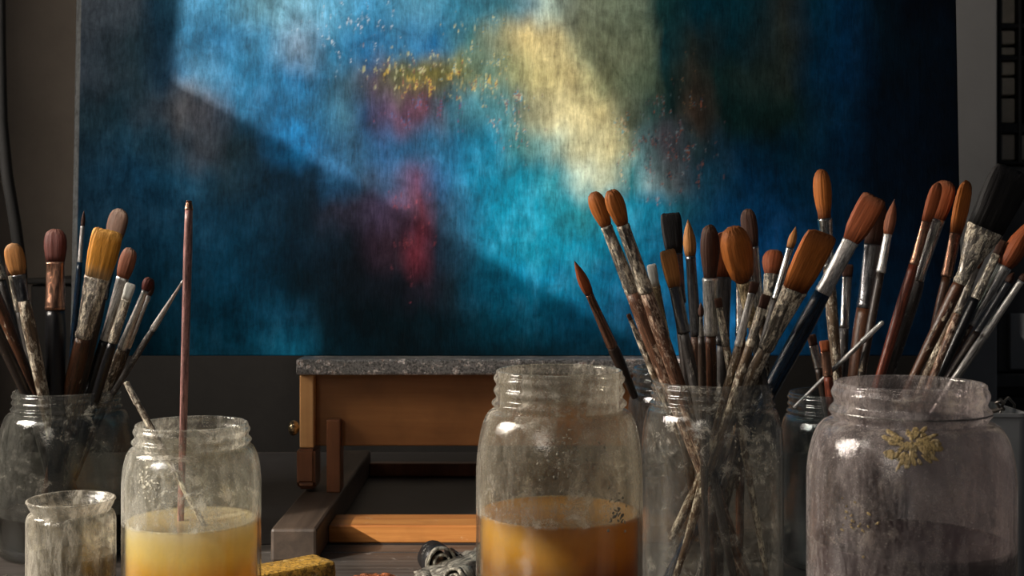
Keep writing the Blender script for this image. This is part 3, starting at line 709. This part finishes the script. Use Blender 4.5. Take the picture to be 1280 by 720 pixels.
K = {
 'silver': crusted('ferrule_silver', (.72, .70, .66, 1), (.6, .54, .44, 1), .28, .2, 1.0, (.08, .06, .04, 1)),
 'crust': crusted('ferrule_crusted', (.34, .31, .27, 1), (.95, .85, .66, 1), .66, .35, .8, (.10, .06, .035, 1)),
 'gold': crusted('ferrule_gold_crust', (.35, .27, .16, 1), (.85, .68, .4, 1), .66, .4, .6, (.12, .07, .03, 1)),
 'white': crusted('ferrule_white', (.88, .86, .82, 1), (.85, .82, .74, 1), .34, .3, .7, (.3, .26, .22, 1)),
 'copper': crusted('ferrule_copper', (.45, .24, .16, 1), (.66, .55, .44, 1), .36, .25, .8, (.10, .05, .03, 1)),
 'steel': crusted('ferrule_dark_steel', (.24, .24, .25, 1), (.5, .47, .42, 1), .25, .22, .9, (.06, .05, .05, 1)),
}
Hn = {
 'brown': crusted('handle_brown', (.13, .05, .022, 1), (.85, .7, .5, 1), .42, .35, 0, (.06, .03, .02, 1)),
 'red': crusted('handle_red', (.26, .06, .03, 1), (.6, .38, .26, 1), .26, .3, 0, (.09, .03, .015, 1)),
 'pink': crusted('handle_pinkish', (.55, .28, .25, 1), (.75, .6, .54, 1), .4, .35, 0, (.25, .08, .07, 1)),
 'black': crusted('handle_black', (.012, .012, .014, 1), (.4, .38, .34, 1), .14, .25, 0),
 'blue': crusted('handle_blue', (.010, .035, .075, 1), (.1, .2, .3, 1), .2, .25, 0, (.02, .05, .09, 1)),
 'pale': crusted('handle_pale', (.20, .13, .075, 1), (.95, .86, .68, 1), .62, .5, 0, (.10, .06, .035, 1)),
 'grey': crusted('handle_grey', (.10, .09, .085, 1), (.62, .58, .52, 1), .46, .5, 0, (.06, .04, .03, 1)),
 'dark': crusted('handle_dark', (.045, .027, .018, 1), (.7, .58, .42, 1), .38, .4, 0, (.06, .04, .025, 1)),
 'copper': crusted('handle_copper', (.22, .10, .055, 1), (.85, .66, .48, 1), .60, .4, 0, (.2, .08, .05, 1)),
 'silver': crusted('handle_silver', (.62, .6, .57, 1), (.8, .76, .68, 1), .4, .35, .5, (.15, .12, .09, 1)),
}
def loft(name, secs, mat, parent, seg=40, jit=0.0, seed=0, sub=1):
    """secs: (z, a, b, n) half width a, half thickness b, superellipse exponent n"""
    R = random.Random(seed)
    jr = [1+R.uniform(-jit, jit) for _ in range(seg)]
    vs, fs = [], []
    for (z, a, b, n) in secs:
        for k in range(seg):
            th = 2*math.pi*k/seg; c, s_ = math.cos(th), math.sin(th)
            x = a*math.copysign(abs(c)**(2/n), c)*jr[k]; y = b*math.copysign(abs(s_)**(2/n), s_)*jr[k]
            vs.append((x, y, z*(1 if jit == 0 else 1+R.uniform(-1, 1)*jit*.02)))
    m = len(secs)
    if jit:   # ragged hair ends
        zt = secs[-1][0]-secs[0][0]
        for i in range(m-4, m):
            for k in range(seg):
                x, y, z = vs[i*seg+k]; vs[i*seg+k] = (x, y, z+R.uniform(-1, .6)*zt*.03)
    for i in range(m-1):
        for k in range(seg):
            l = (k+1) % seg; fs.append((i*seg+k, i*seg+l, (i+1)*seg+l, (i+1)*seg+k))
    fs.append(tuple(range(seg-1, -1, -1))); fs.append(tuple(range((m-1)*seg, m*seg)))
    return mesh(name, vs, fs, mat, parent)
brush_no = 0
def brush(J, tip, he, fe, rim, w, kind, bc, fc, hc, label, group, Dr=0.0, Dt=0.0, roll=None, maxlen=None, name='paintbrush'):
    """tip, hair end, ferrule end, rim crossing in photo pixels; w = half widths (hair, ferrule top, ferrule end, handle)"""
    global brush_no; brush_no += 1
    D_r = J['y']+Dr; D_t = J['y']+Dt
    T = P(*tip, D_t); Rm = P(*rim, D_r)
    # keep rim crossing inside the mouth
    u = (T-Rm); full = u.length; u.normalize()
    # walk down into the container until wall or bottom
    p = Rm.copy(); base = Rm.copy()
    hwid = w[3]*J['y']/F*.7
    for _ in range(600):
        p = p-u*.001
        inside = True
        if p.z > J['h']: base = p.copy(); continue
        dx, dy = p.x-J['x'], p.y-J['y']
        if 'box' in J: inside = abs(dx) < J['box'][0]-hwid and abs(dy) < J['box'][1]-hwid
        else:
            inside = math.hypot(dx, dy) < J['r']-hwid-.001
        if not inside or p.z < .0085+hwid: break
        base = p.copy()
    if maxlen: 
        if (T-base).length > maxlen: base = T-u*maxlen
    L = (T-base).length
    pxm = full/max(1e-6, math.hypot(tip[0]-rim[0], tip[1]-rim[1]))
    sc = D_t/F
    lh = math.hypot(tip[0]-he[0], tip[1]-he[1])*pxm; lf = math.hypot(tip[0]-fe[0], tip[1]-fe[1])*pxm
    zh, zf = L-lh, L-lf
    o = bpy.data.objects.new(name, None); C.objects.link(o); o.empty_display_size = .02
    # local axes: z along the brush, x across the view
    side = Vector((0, 1, 0)).cross(u)
    if side.length < 1e-4: side = Vector((1, 0, 0))
    side.normalize(); nrm = u.cross(side)
    rl = roll if roll is not None else random.Random(brush_no).uniform(-.35, .35)
    Mx = Matrix((side, nrm, u)).transposed() @ Matrix.Rotation(rl, 3, 'Z')
    o.matrix_world = Matrix.Translation(base) @ Mx.to_4x4()
    tag(o, label, 'paintbrush', group)
    a, f0, f1, hh = (x*sc for x in w)
    flat = kind in ('flat', 'filbert')
    t0 = f0*(.45 if flat else 1.0)
    # handle
    if hc:
        zz = max(zf, .01); S_ = []
        for q, m_ in ((0, .5), (.01, .62), (.25, .76), (.5, .9), (.75, 1.0), (.9, 1.05), (.97, .96), (1.0, .92)):
            S_.append((zz*q+(.0006 if q == 0 else 0), hh*m_, hh*m_, 2))
        loft('handle', S_, Hn[hc], o, 20)
    # ferrule
    if fc and lf > lh:
        d = zh-zf
        S_ = [(zf-.0005, f1*.98, f1*.95, 2), (zf+d*.02, f1*1.05, f1, 2), (zf+d*.06, f1*1.09, f1*1.05, 2), (zf+d*.09, f1*1.0, f1*.97, 2),
              (zf+d*.13, f1*1.06, f1*1.02, 2), (zf+d*.17, f1*1.0, f1*.96, 2), (zf+d*.4, f1+(f0-f1)*.3, f1+(t0-f1)*.3, 2.1), (zf+d*.75, f1+(f0-f1)*.8, f1+(t0-f1)*.8, 2.3),
              (zf+d*.93, f0, t0, 2.4), (zf+d*.96, f0*1.05, t0*1.08, 2.4), (zh, f0*1.03, t0*1.05, 2.4), (zh+.0002, f0*.9, t0*.85, 2.4)]
        loft('ferrule', S_, K[fc], o, 28)
    # bristles
    if bc and lh > 0:
        S_ = []
        if kind == 'flat':   prof = [(0, f0/a, 1), (.25, .9, 1.05), (.5, .98, .9), (.75, 1, .7), (.9, .97, .45), (.96, .92, .3), (.99, .82, .18), (1.0, .6, .08)]
        elif kind == 'filbert': prof = [(0, f0/a, 1), (.2, .9, 1.2), (.45, 1, 1.25), (.65, 1, 1.1), (.8, .93, .85), (.9, .78, .6), (.96, .56, .38), (.99, .32, .2), (1, .08, .05)]
        elif kind == 'mop':  prof = [(0, f0/a*.85, 1), (.12, .72, 1), (.3, .88, 1), (.5, 1, 1), (.7, .99, 1), (.85, .86, .9), (.93, .68, .7), (.98, .42, .4), (1, .1, .1)]
        else:                prof = [(0, f0/a, 1), (.15, .92, 1), (.35, 1, 1), (.55, .88, 1), (.75, .58, 1), (.9, .26, 1), (.97, .1, 1), (1, .02, 1)]
        for q, m_, tq in prof:
            A = a*m_
            if kind in ('flat', 'filbert'): bth = t0*tq; n = 2.8 if kind == 'flat' else 2.3
            elif kind == 'mop': bth = A*.72; n = 2.0
            else: bth = A; n = 2
            S_.append((zh+lh*q-.0004, A, bth, n))
        loft('bristles', S_, B[bc], o, 56, .045, brush_no)
    return o

gL, gM, gR, gT = 'brushes in the smoky left jar', 'brushes in the packed middle jar', 'brushes in the dark jar behind', 'brushes in the grey tin'
# -- left jar
brush(J0, (69, 286), (69, 328), (69, 388), (69.5, 492), (14, 11, 12, 12), 'filbert', 'wine', 'copper', 'black', 'wide wine red brush with black handle standing upright in the left jar', gL, -.02, -.01, 0)
brush(J0, (135, 287), (119, 345), (101, 420), (88, 492), (19, 15, 10, 10), 'flat', 'yellow', 'crust', 'brown', 'broad golden flat brush with crusted ferrule in the left jar', gL, -.015, -.035, .1)
brush(J0, (151, 261), (140, 300), (122, 372), (98, 492), (13, 10, 9, 8), 'filbert', 'grey', 'steel', 'dark', 'grey brown rounded brush behind the golden flat brush', gL, .03, .03)
brush(J0, (164, 310), (153, 346), (133, 425), (112, 492), (11, 8, 6, 7), 'filbert', 'brown', 'white', 'black', 'brown rounded brush with white ferrule right of the golden flat brush', gL, 0, -.02)
brush(J0, (164, 354), (158, 374), (143, 428), (121, 492), (6.5, 6, 6, 6), 'flat', 'white', 'crust', 'black', 'cream crusted narrow brush right of the white ferrule brush', gL, -.03, -.04)
brush(J0, (188, 347), (181, 363), (153, 436), (130, 492), (7, 4, 6, 6), 'mop', 'wine', 'white', 'pale', 'small dark wine tipped brush at the right of the left jar', gL, .01, 0)
brush(J0, (193, 352), (187, 370), (160, 436), (136, 492), (4, 3, 4, 5), 'round', 'dark', 'white', 'dark', 'thin dark brush just behind the small wine tipped brush', gL, .03, .04)
brush(J0, (230, 349), (228, 352), (190, 409), (141, 492), (1.6, 1.5, 4, 4), 'round', 'white', 'white', 'grey', 'thin white tipped brush leaning furthest right out of left jar', gL, -.01, -.06)
brush(J0, (105, 263), (103, 283), (98, 328), (86, 492), (2.6, 2.5, 3, 3.5), 'round', 'dark', 'white', 'blue', 'needle thin brush with blue handle in front of canvas edge', gL, .04, .05)
brush(J0, (15, 304), (27, 342), (34, 374), (54, 492), (12, 8, 7, 8), 'filbert', 'tan', 'steel', 'pale', 'tan ragged brush with pale handle at left of the left jar', gL, -.03, -.05)
brush(J0, (-22, 255), (-14, 290), (0, 350), (36, 492), (8, 6, 7, 6), 'filbert', 'brown', 'crust', 'grey', 'grey handled brush leaning out of the photo at far left', gL, .02, .02)
brush(J0, (-50, 258), (-38, 290), (-14, 345), (44, 492), (9, 7, 7, 7), 'filbert', 'dark', 'silver', 'brown', 'brown handled brush leaning left between its grey and dark neighbours', gL, 0, -.02)
brush(J0, (-70, 275), (-56, 300), (-28, 350), (33, 492), (9, 7, 7, 7), 'filbert', 'brown', 'silver', 'dark', 'lowest dark handled brush leaning left out of the left jar', gL, -.025, -.05)
brush(J0, (8, 322), (13, 345), (22, 390), (47, 492), (4, 3, 4, 4), 'round', 'dark', 'crust', 'grey', 'slim grey brush behind the tan ragged brush', gL, .035, .04)
# -- yellow-water jar: red stick and a small silver one
brush(J1, (236.5, 249), (236.3, 251), (236, 262), (229, 533), (3.5, 3.5, 5.0, 5.2), 'round', None, 'copper', 'pink', 'long pinkish red stick standing upright in the yellow water jar', None, 0, 0, 0, None, 'mixing_stick')
brush(J1, (156, 475), (158, 478), (172, 504), (186, 530), (3.4, 3.4, 4.2, 4.0), 'round', None, 'crust', 'pale', 'short silver stick leaning left out of the yellow water jar', None, .005, .015, 0, None, 'mixing_stick')
# -- hidden jar behind
brush(JH, (718, 326), (735, 366), (766, 430), (794, 497), (7, 5, 7, 7.5), 'round', 'rust', 'copper', 'dark', 'slender rust tipped brush leaning furthest left between the big jars', None, -.02, -.08)
# -- middle jar
brush(J2, (741, 240), (754, 284), (790, 366), (836, 480), (11, 7, 9, 10), 'mop', 'orange', 'crust', 'copper', 'left one of the twin orange brushes leaning left', gM, .01, .0)
brush(J2, (763, 237), (770, 283), (800, 366), (848, 480), (12, 8, 9, 9), 'mop', 'orange', 'crust', 'copper', 'right one of the twin orange brushes leaning left', gM, -.015, -.035)
brush(J2, (785, 392), (789, 400), (806, 440), (822, 480), (3, 3, 4, 4), 'flat', 'dark', 'crust', 'pale', 'stubby splattered brush end left of the twin brush handles', gM, .02, .02)
brush(J2, (814, 330), (818, 358), (829, 420), (842, 480), (6, 6, 6, 6), 'flat', 'white', 'gold', 'dark', 'narrow brush with white paint on its tip', gM, .015, .01)
brush(J2, (834, 312), (841, 358), (853, 415), (868, 480), (11, 8, 8, 7), 'flat', 'tan', 'steel', 'grey', 'tan square ended brush with steel ferrule', gM, -.02, -.03)
brush(J2, (860, 274), (863, 320), (868, 420), (874, 480), (8, 6, 7, 7), 'round', 'tan', 'steel', 'brown', 'tall pointed tan brush near the middle of the packed jar', gM, .02, .02)
brush(J2, (876, 377), (875, 395), (873, 420), (878, 480), (3.5, 2, 3, 5), 'round', 'dark', 'crust', 'dark', 'short thin brush right of the tall pointed tan brush', gM, -.03, -.04)
brush(J2, (887, 281), (892, 347), (896, 418), (889, 480), (12, 9.5, 8.5, 7), 'mop', 'dark', 'white', 'brown', 'dark brown oval brush with bright white ferrule', gM, -.01, -.02)
brush(J2, (904, 290), (906, 346), (906, 430), (902, 480), (13, 11, 9, 7), 'filbert', 'rust', 'steel', 'grey', 'rust brush half hidden behind the big orange oval brush', gM, .03, .03)
brush(J2, (915, 283), (935, 350), (953, 402), (955, 480), (20, 8, 7, 6), 'mop', 'orange', 'gold', 'grey', 'big orange oval brush at centre of the packed jar', gM, -.015, -.045, .2)
brush(J2, (934, 261), (943, 308), (957, 385), (960, 480), (10, 8, 7, 6), 'filbert', 'dark', 'silver', 'pale', 'dark tipped brush rising above the big orange oval brush', gM, .01, .01)
brush(J2, (944, 352), (941, 366), (920, 430), (910, 480), (6, 5, 5, 5), 'flat', 'dark', 'white', 'pale', 'pale splattered brush in front, left of the centre crossing', gM, -.03, -.05)
brush(J2, (958, 368), (952, 384), (936, 430), (922, 480), (6, 6, 6, 6), 'flat', 'dark', 'crust', 'pale', 'crusted pale brush in front, just right of its pale neighbour', gM, -.035, -.055)
brush(J2, (968, 312), (966, 345), (962, 400), (950, 480), (13, 9, 8, 6), 'mop', 'rust', 'crust', 'dark', 'rust brush behind, left of the large orange flat brush', gM, .03, .06)
brush(J2, (995, 283), (988, 310), (971, 375), (940, 480), (5.5, 4.5, 5, 5), 'round', 'tan', 'silver', 'grey', 'small pointed brush with silver ferrule left of the orange flat brush', gM, .0, .0)
brush(J2, (1029, 291), (1002, 362), (960, 434), (935, 480), (21, 16, 10, 9), 'flat', 'orange', 'crust', 'pale', 'largest orange flat brush with crusted ferrule', gM, -.02, -.07, .15)
brush(J2, (1094, 245), (1072, 303), (1037, 368), (960, 492), (16, 10, 10, 11), 'flat', 'rust', 'white', 'blue', 'rust flat brush with dark blue handle crossing to the right', gM, -.0, -.03, -.2)
brush(J2, (838, 266), (842, 318), (848, 380), (860, 480), (13, 10, 8, 7), 'flat', 'black', 'steel', 'dark', 'dark ragged flat brush standing behind the tan square brush', gM, .035, .06)
brush(J2, (927, 330), (930, 350), (934, 420), (926, 480), (8, 7, 7, 6), 'filbert', 'rust', 'silver', 'brown', 'silver ferruled brush hidden below the big orange oval brush', gM, .02, .03)
brush(J2, (985, 330), (981, 350), (966, 410), (946, 480), (9, 8, 7, 6), 'flat', 'dark', 'white', 'pale', 'white ferruled brush behind the largest orange flat brush', gM, .02, .01)
brush(J2, (897, 372), (900, 384), (912, 430), (916, 480), (5, 4, 5, 5), 'flat', 'dark', 'crust', 'pale', 'short crusted brush right of the bright white ferrule', gM, -.02, -.03)
brush(J2, (976, 378), (970, 392), (952, 436), (942, 480), (6, 5, 5, 5), 'flat', 'brown', 'gold', 'pale', 'gold flecked short brush beside the largest orange flat brush', gM, .015, -.02)
brush(J2, (800, 408), (803, 418), (818, 450), (829, 480), (4, 4, 4, 4), 'flat', 'dark', 'crust', 'brown', 'second stubby brush end left of the twin brush handles', gM, .03, .03)
# -- dark jar behind
brush(J5, (1026, 212), (1033, 273), (1041, 335), (1048, 494), (11, 9, 7, 7), 'mop', 'orange', 'silver', 'pale', 'tallest orange brush standing upright in the dark jar', gR, .01, .01)
brush(J5, (1098, 248), (1088, 305), (1078, 385), (1068, 494), (12, 11, 10, 11), 'filbert', 'dark', 'steel', 'brown', 'dark rounded brush behind the rust flat brush', gR, .0, .0)
brush(J5, (1118, 249), (1108, 293), (1097, 340), (1072, 494), (7, 5, 5.5, 5), 'round', 'brown', 'white', 'dark', 'pointed brown brush with white ferrule in the dark jar', gR, -.03, -.02)
brush(J5, (1097, 370), (1094, 378), (1084, 415), (1062, 494), (2, 2, 2.5, 3), 'round', 'white', 'silver', 'grey', 'very thin silver stick under the pointed brown brush', gR, .03, .03)
brush(J5, (1105, 401), (1102, 403), (1078, 426), (1006, 496), (2.5, 3, 3.5, 3), 'round', 'white', 'white', 'silver', 'thin pale stick leaning low across the dark jar rim', gR, -.02, -.04)
brush(J5, (1014, 418), (1017, 432), (1022, 460), (1030, 494), (6, 6, 5, 5), 'flat', 'dark', 'silver', 'dark', 'short dark brush at left of the dark jar', gR, -.01, -.01)
brush(J5, (1030, 425), (1031, 440), (1034, 470), (1038, 494), (6, 6, 6, 6), 'flat', 'rust', 'copper', 'red', 'short reddish brush beside the short dark brush', gR, -.03, -.03)
brush(J5, (1173, 228), (1158, 276), (1143, 330), (1093, 494), (8, 6, 6, 6.5), 'filbert', 'rust', 'copper', 'red', 'slim rust brush with long red handle leaning right', gR, -.01, -.03)
brush(J5, (1184, 226), (1170, 273), (1152, 352), (1103, 494), (14, 11, 8, 10), 'filbert', 'rust', 'silver', 'grey', 'rust rounded brush with grey flecked handle beside the red handle', gR, .015, .0)
brush(J5, (1060, 330), (1060, 346), (1056, 410), (1050, 494), (7, 6, 6, 6), 'flat', 'dark', 'silver', 'grey', 'grey handled brush behind the blue handled rust brush', gR, .035, .045)
# -- tin
brush(JT, (1226, 318), (1219, 334), (1196, 390), (1156, 498), (6, 5, 5, 5), 'flat', 'brown', 'crust', 'copper', 'splattered copper brown brush in the middle of the tin', gT, -.015, -.03)
brush(JT, (1209, 226), (1196, 292), (1180, 345), (1150, 500), (11, 8, 7, 6), 'filbert', 'orange', 'copper', 'brown', 'orange brush standing behind the big black flat brush', gT, .03, .03)
brush(JT, (1268, 212), (1236, 286), (1196, 350), (1132, 492), (27, 23, 8, 8), 'flat', 'black', 'crust', 'brown', 'big black flat brush at the right', gT, -.03, -.06, .1)
brush(JT, (1238, 286), (1230, 300), (1206, 352), (1148, 492), (8, 7, 7, 6), 'flat', 'dark', 'silver', 'pale', 'crusted silver brush just behind the big black flat brush', gT, -.01, -.02)
brush(JT, (1254, 300), (1246, 318), (1218, 372), (1160, 500), (5, 5, 6, 6), 'flat', 'dark', 'crust', 'black', 'black handled brush between the flat brush and the silver sticks', gT, .0, .0)
brush(JT, (1292, 272), (1264, 337), (1208, 402), (1162, 492), (13, 8, 5, 5), 'round', 'rust', 'white', 'brown', 'rust pointed brush with cream ferrule at the right edge', gT, .01, .0)
brush(JT, (1284, 340), (1276, 350), (1226, 416), (1180, 494), (5, 4, 5, 5), 'round', 'dark', 'white', 'silver', 'long silver stick leaning furthest right out of the tin', gT, -.02, -.05)
brush(JT, (1268, 340), (1258, 352), (1216, 412), (1170, 498), (5, 4, 4, 5), 'round', 'dark', 'steel', 'dark', 'dark thin brush just left of the long silver stick', gT, .02, .02)

# ------------------------------------------------------------------ small things on the table
def paint_tube(px, py, D, yaw, ln, r, mat, label, roll=True):
    o = empty('paint_tube', (xat(px, D), D, 0)); o.rotation_euler = (0, 0, yaw); tag(o, label, 'paint tube', 'used paint tubes on the table')
    S_ = []
    for q in np.linspace(0, 1, 14):
        wv = 1+.08*math.sin(q*23+px)
        S_.append((-ln*q, r*(1+.35*q)*wv, r*(1-.86*q)*wv*(1+.1*math.cos(q*31)), 2+q))
    S_ = S_[::-1]
    b = loft('tube_body', S_, mat, o, 32, .03, int(px)); b.rotation_euler = (math.pi/2, 0, 0); b.location = (0, 0, r*1.02)
    # screw neck and cap at the wide end
    c = lathe('cap', [(0, .0), (r*.55, 0), (r*.62, .001), (r*.6, .010), (r*.5, .012), (0, .012)], Hn['black'], o, 24); c.rotation_euler = (math.pi/2, 0, 0); c.location = (0, -.002, r*1.02)
    return o
def tube_roll(px, D, r, yaw, mat, label, turns=2.3, wd=.03):
    """flattened tube rolled up from its end, standing as a coil on the table"""
    o = empty('rolled_paint_tube', (xat(px, D), D, 0)); o.rotation_euler = (0, 0, yaw); tag(o, label, 'paint tube', 'used paint tubes on the table')
    bm = bmesh.new(); N = 70; ra = []
    th = .0017
    for k in range(N+1):
        a = -math.pi/2+2*math.pi*turns*(1-k/N); q = k/N
        rr_ = r*(.28+.72*(1-q))
        cs, sn = math.cos(a), math.sin(a)
        rows_ = []
        for (ro, yy) in ((rr_, -wd/2), (rr_, wd/2), (rr_-th, wd/2), (rr_-th, -wd/2)):
            rows_.append(bm.verts.new((ro*cs, yy+.001*math.sin(k*.9), r+ro*sn+.0002)))
        ra.append(rows_)
    for a, b in zip(ra[:-1], ra[1:]):
        for i in range(4): bm.faces.new((a[i], a[(i+1) % 4], b[(i+1) % 4], b[i]))
    bm.faces.new(ra[0]); bm.faces.new(ra[-1][::-1])
    bmobj('coil', bm, mat, o, True)
    bm = bmesh.new(); ra = []
    for k in range(N+1):
        a = -math.pi/2+2*math.pi*turns*(1-k/N); q = k/N
        rr_ = r*(.28+.72*(1-q))+.0002; cs, sn = math.cos(a), math.sin(a)
        ra.append([bm.verts.new((ro*cs, yy+.001*math.sin(k*.9), r+ro*sn+.0002)) for ro, yy in ((rr_, -wd/2-.0006), (rr_, -wd/2+.005), (rr_-th-.0004, -wd/2+.005), (rr_-th-.0004, -wd/2-.0006))])
    for a, b in zip(ra[:-1], ra[1:]):
        for i in range(4): bm.faces.new((a[i], a[(i+1) % 4], b[(i+1) % 4], b[i]))
    bm.faces.new(ra[0]); bm.faces.new(ra[-1][::-1])
    bmobj('crimped_edge', bm, TW, o, True)['label'] = 'pale crimped edge'
    return o
TM = crusted('tube_metal_black', (.03, .03, .033, 1), (.62, .6, .56, 1), .42, .4, .2, (.2, .19, .17, 1), .5)
TW = crusted('tube_metal_white', (.5, .47, .4, 1), (.72, .68, .58, 1), .6, .4, .3, (.15, .13, .1, 1), .5)
tube_roll(548, 1.14, .0180, .35, TM, 'rolled black and white paint tube lying left of the amber jar')
tube_roll(531, 1.095, .0095, .1, TW, 'smallest rolled paint tube in front of the black and white one', 1.8, .022)
o = tube_roll(580, 1.10, .0125, -.5, TW, 'cream crusted rolled paint tube touching the amber jar', 1.9, .03)
paint_tube(605, 0, 1.15, 2.4, .07, .0135, TW, 'crumpled cream paint tube lying behind the amber jar')
paint_tube(8, 0, 1.08, 1.2, .06, .009, TW, 'white paint tube at the lower left corner')
# yellow crusted block
yb_m = crusted('yellow_dried_paint', (.60, .33, .05, 1), (.78, .52, .14, 1), .5, .55, 0, (.3, .15, .04, 1), .6, 1.0)
bm = bmesh.new(); box(bm, -.04, .04, -.018, .018, 0, .026, .003)
bmesh.ops.subdivide_edges(bm, edges=bm.edges[:], cuts=5, use_grid_fill=True)
for v in bm.verts: v.co += Vector((nz(v.co*160), nz(v.co*160+Vector((5, 0, 0))), max(0, v.co.z)*18*abs(nz(v.co*120+Vector((0, 9, 0))))))*.0010
o = bmobj('paint_block', bm, yb_m, None, True); o.location = (xat(352, 1.07), 1.085, 0.001); o.rotation_euler = (0, 0, math.radians(40))
tag(o, 'yellow paint crusted block beside the pale yellow water jar', 'block')
# orange dried paint skin
om = crusted('orange_dried_paint', (.55, .16, .05, 1), (.75, .42, .25, 1), .5, .6, 0, (.3, .08, .03, 1), .6, 1.0)
vs, fs = [], []
nn = 40
for j in range(nn+1):
    for i in range(nn+1):
        u, v = i/nn*2-1, j/nn*2-1
        rr_ = max(abs(u), abs(v)); l = math.hypot(u, v) or 1
        x, y = u/l*rr_, v/l*rr_
        h = .008*(1-rr_**3)*(.6+.7*abs(nz(Vector((x*4, y*4, 1)))))+.0008
        vs.append((x*.030*(1+.15*nz(Vector((x*2, y*2, 5)))), y*.02, h))
for j in range(nn):
    for i in range(nn):
        a = j*(nn+1)+i; fs.append((a, a+1, a+nn+2, a+nn+1))
o = mesh('dried_paint_clump', vs, fs, om); o.location = (xat(468, 1.125), 1.125, 0)
sm = o.modifiers.new('t', 'SOLIDIFY'); sm.thickness = .0008
tag(o, 'orange clump of dried paint between yellow block and rolled tubes', 'dried paint')
# boards at right
zb0 = 0
for i, (h_, dx, lb) in enumerate(((.011, 0, 'lower grey white board of the small stack at far right'), (.011, .004, 'upper grey white board of the small stack at far right'))):
    bm = bmesh.new(); box(bm, 0, .2, 0, .16, 0, h_, .0012)
    o = bmobj('canvas_board', bm, M['paper']); o.location = (xat(1262, 1.25)+dx, 1.25+i*.004, zb0); zb0 += h_+.0035*0
    tag(o, lb, 'board', 'grey white boards at far right')
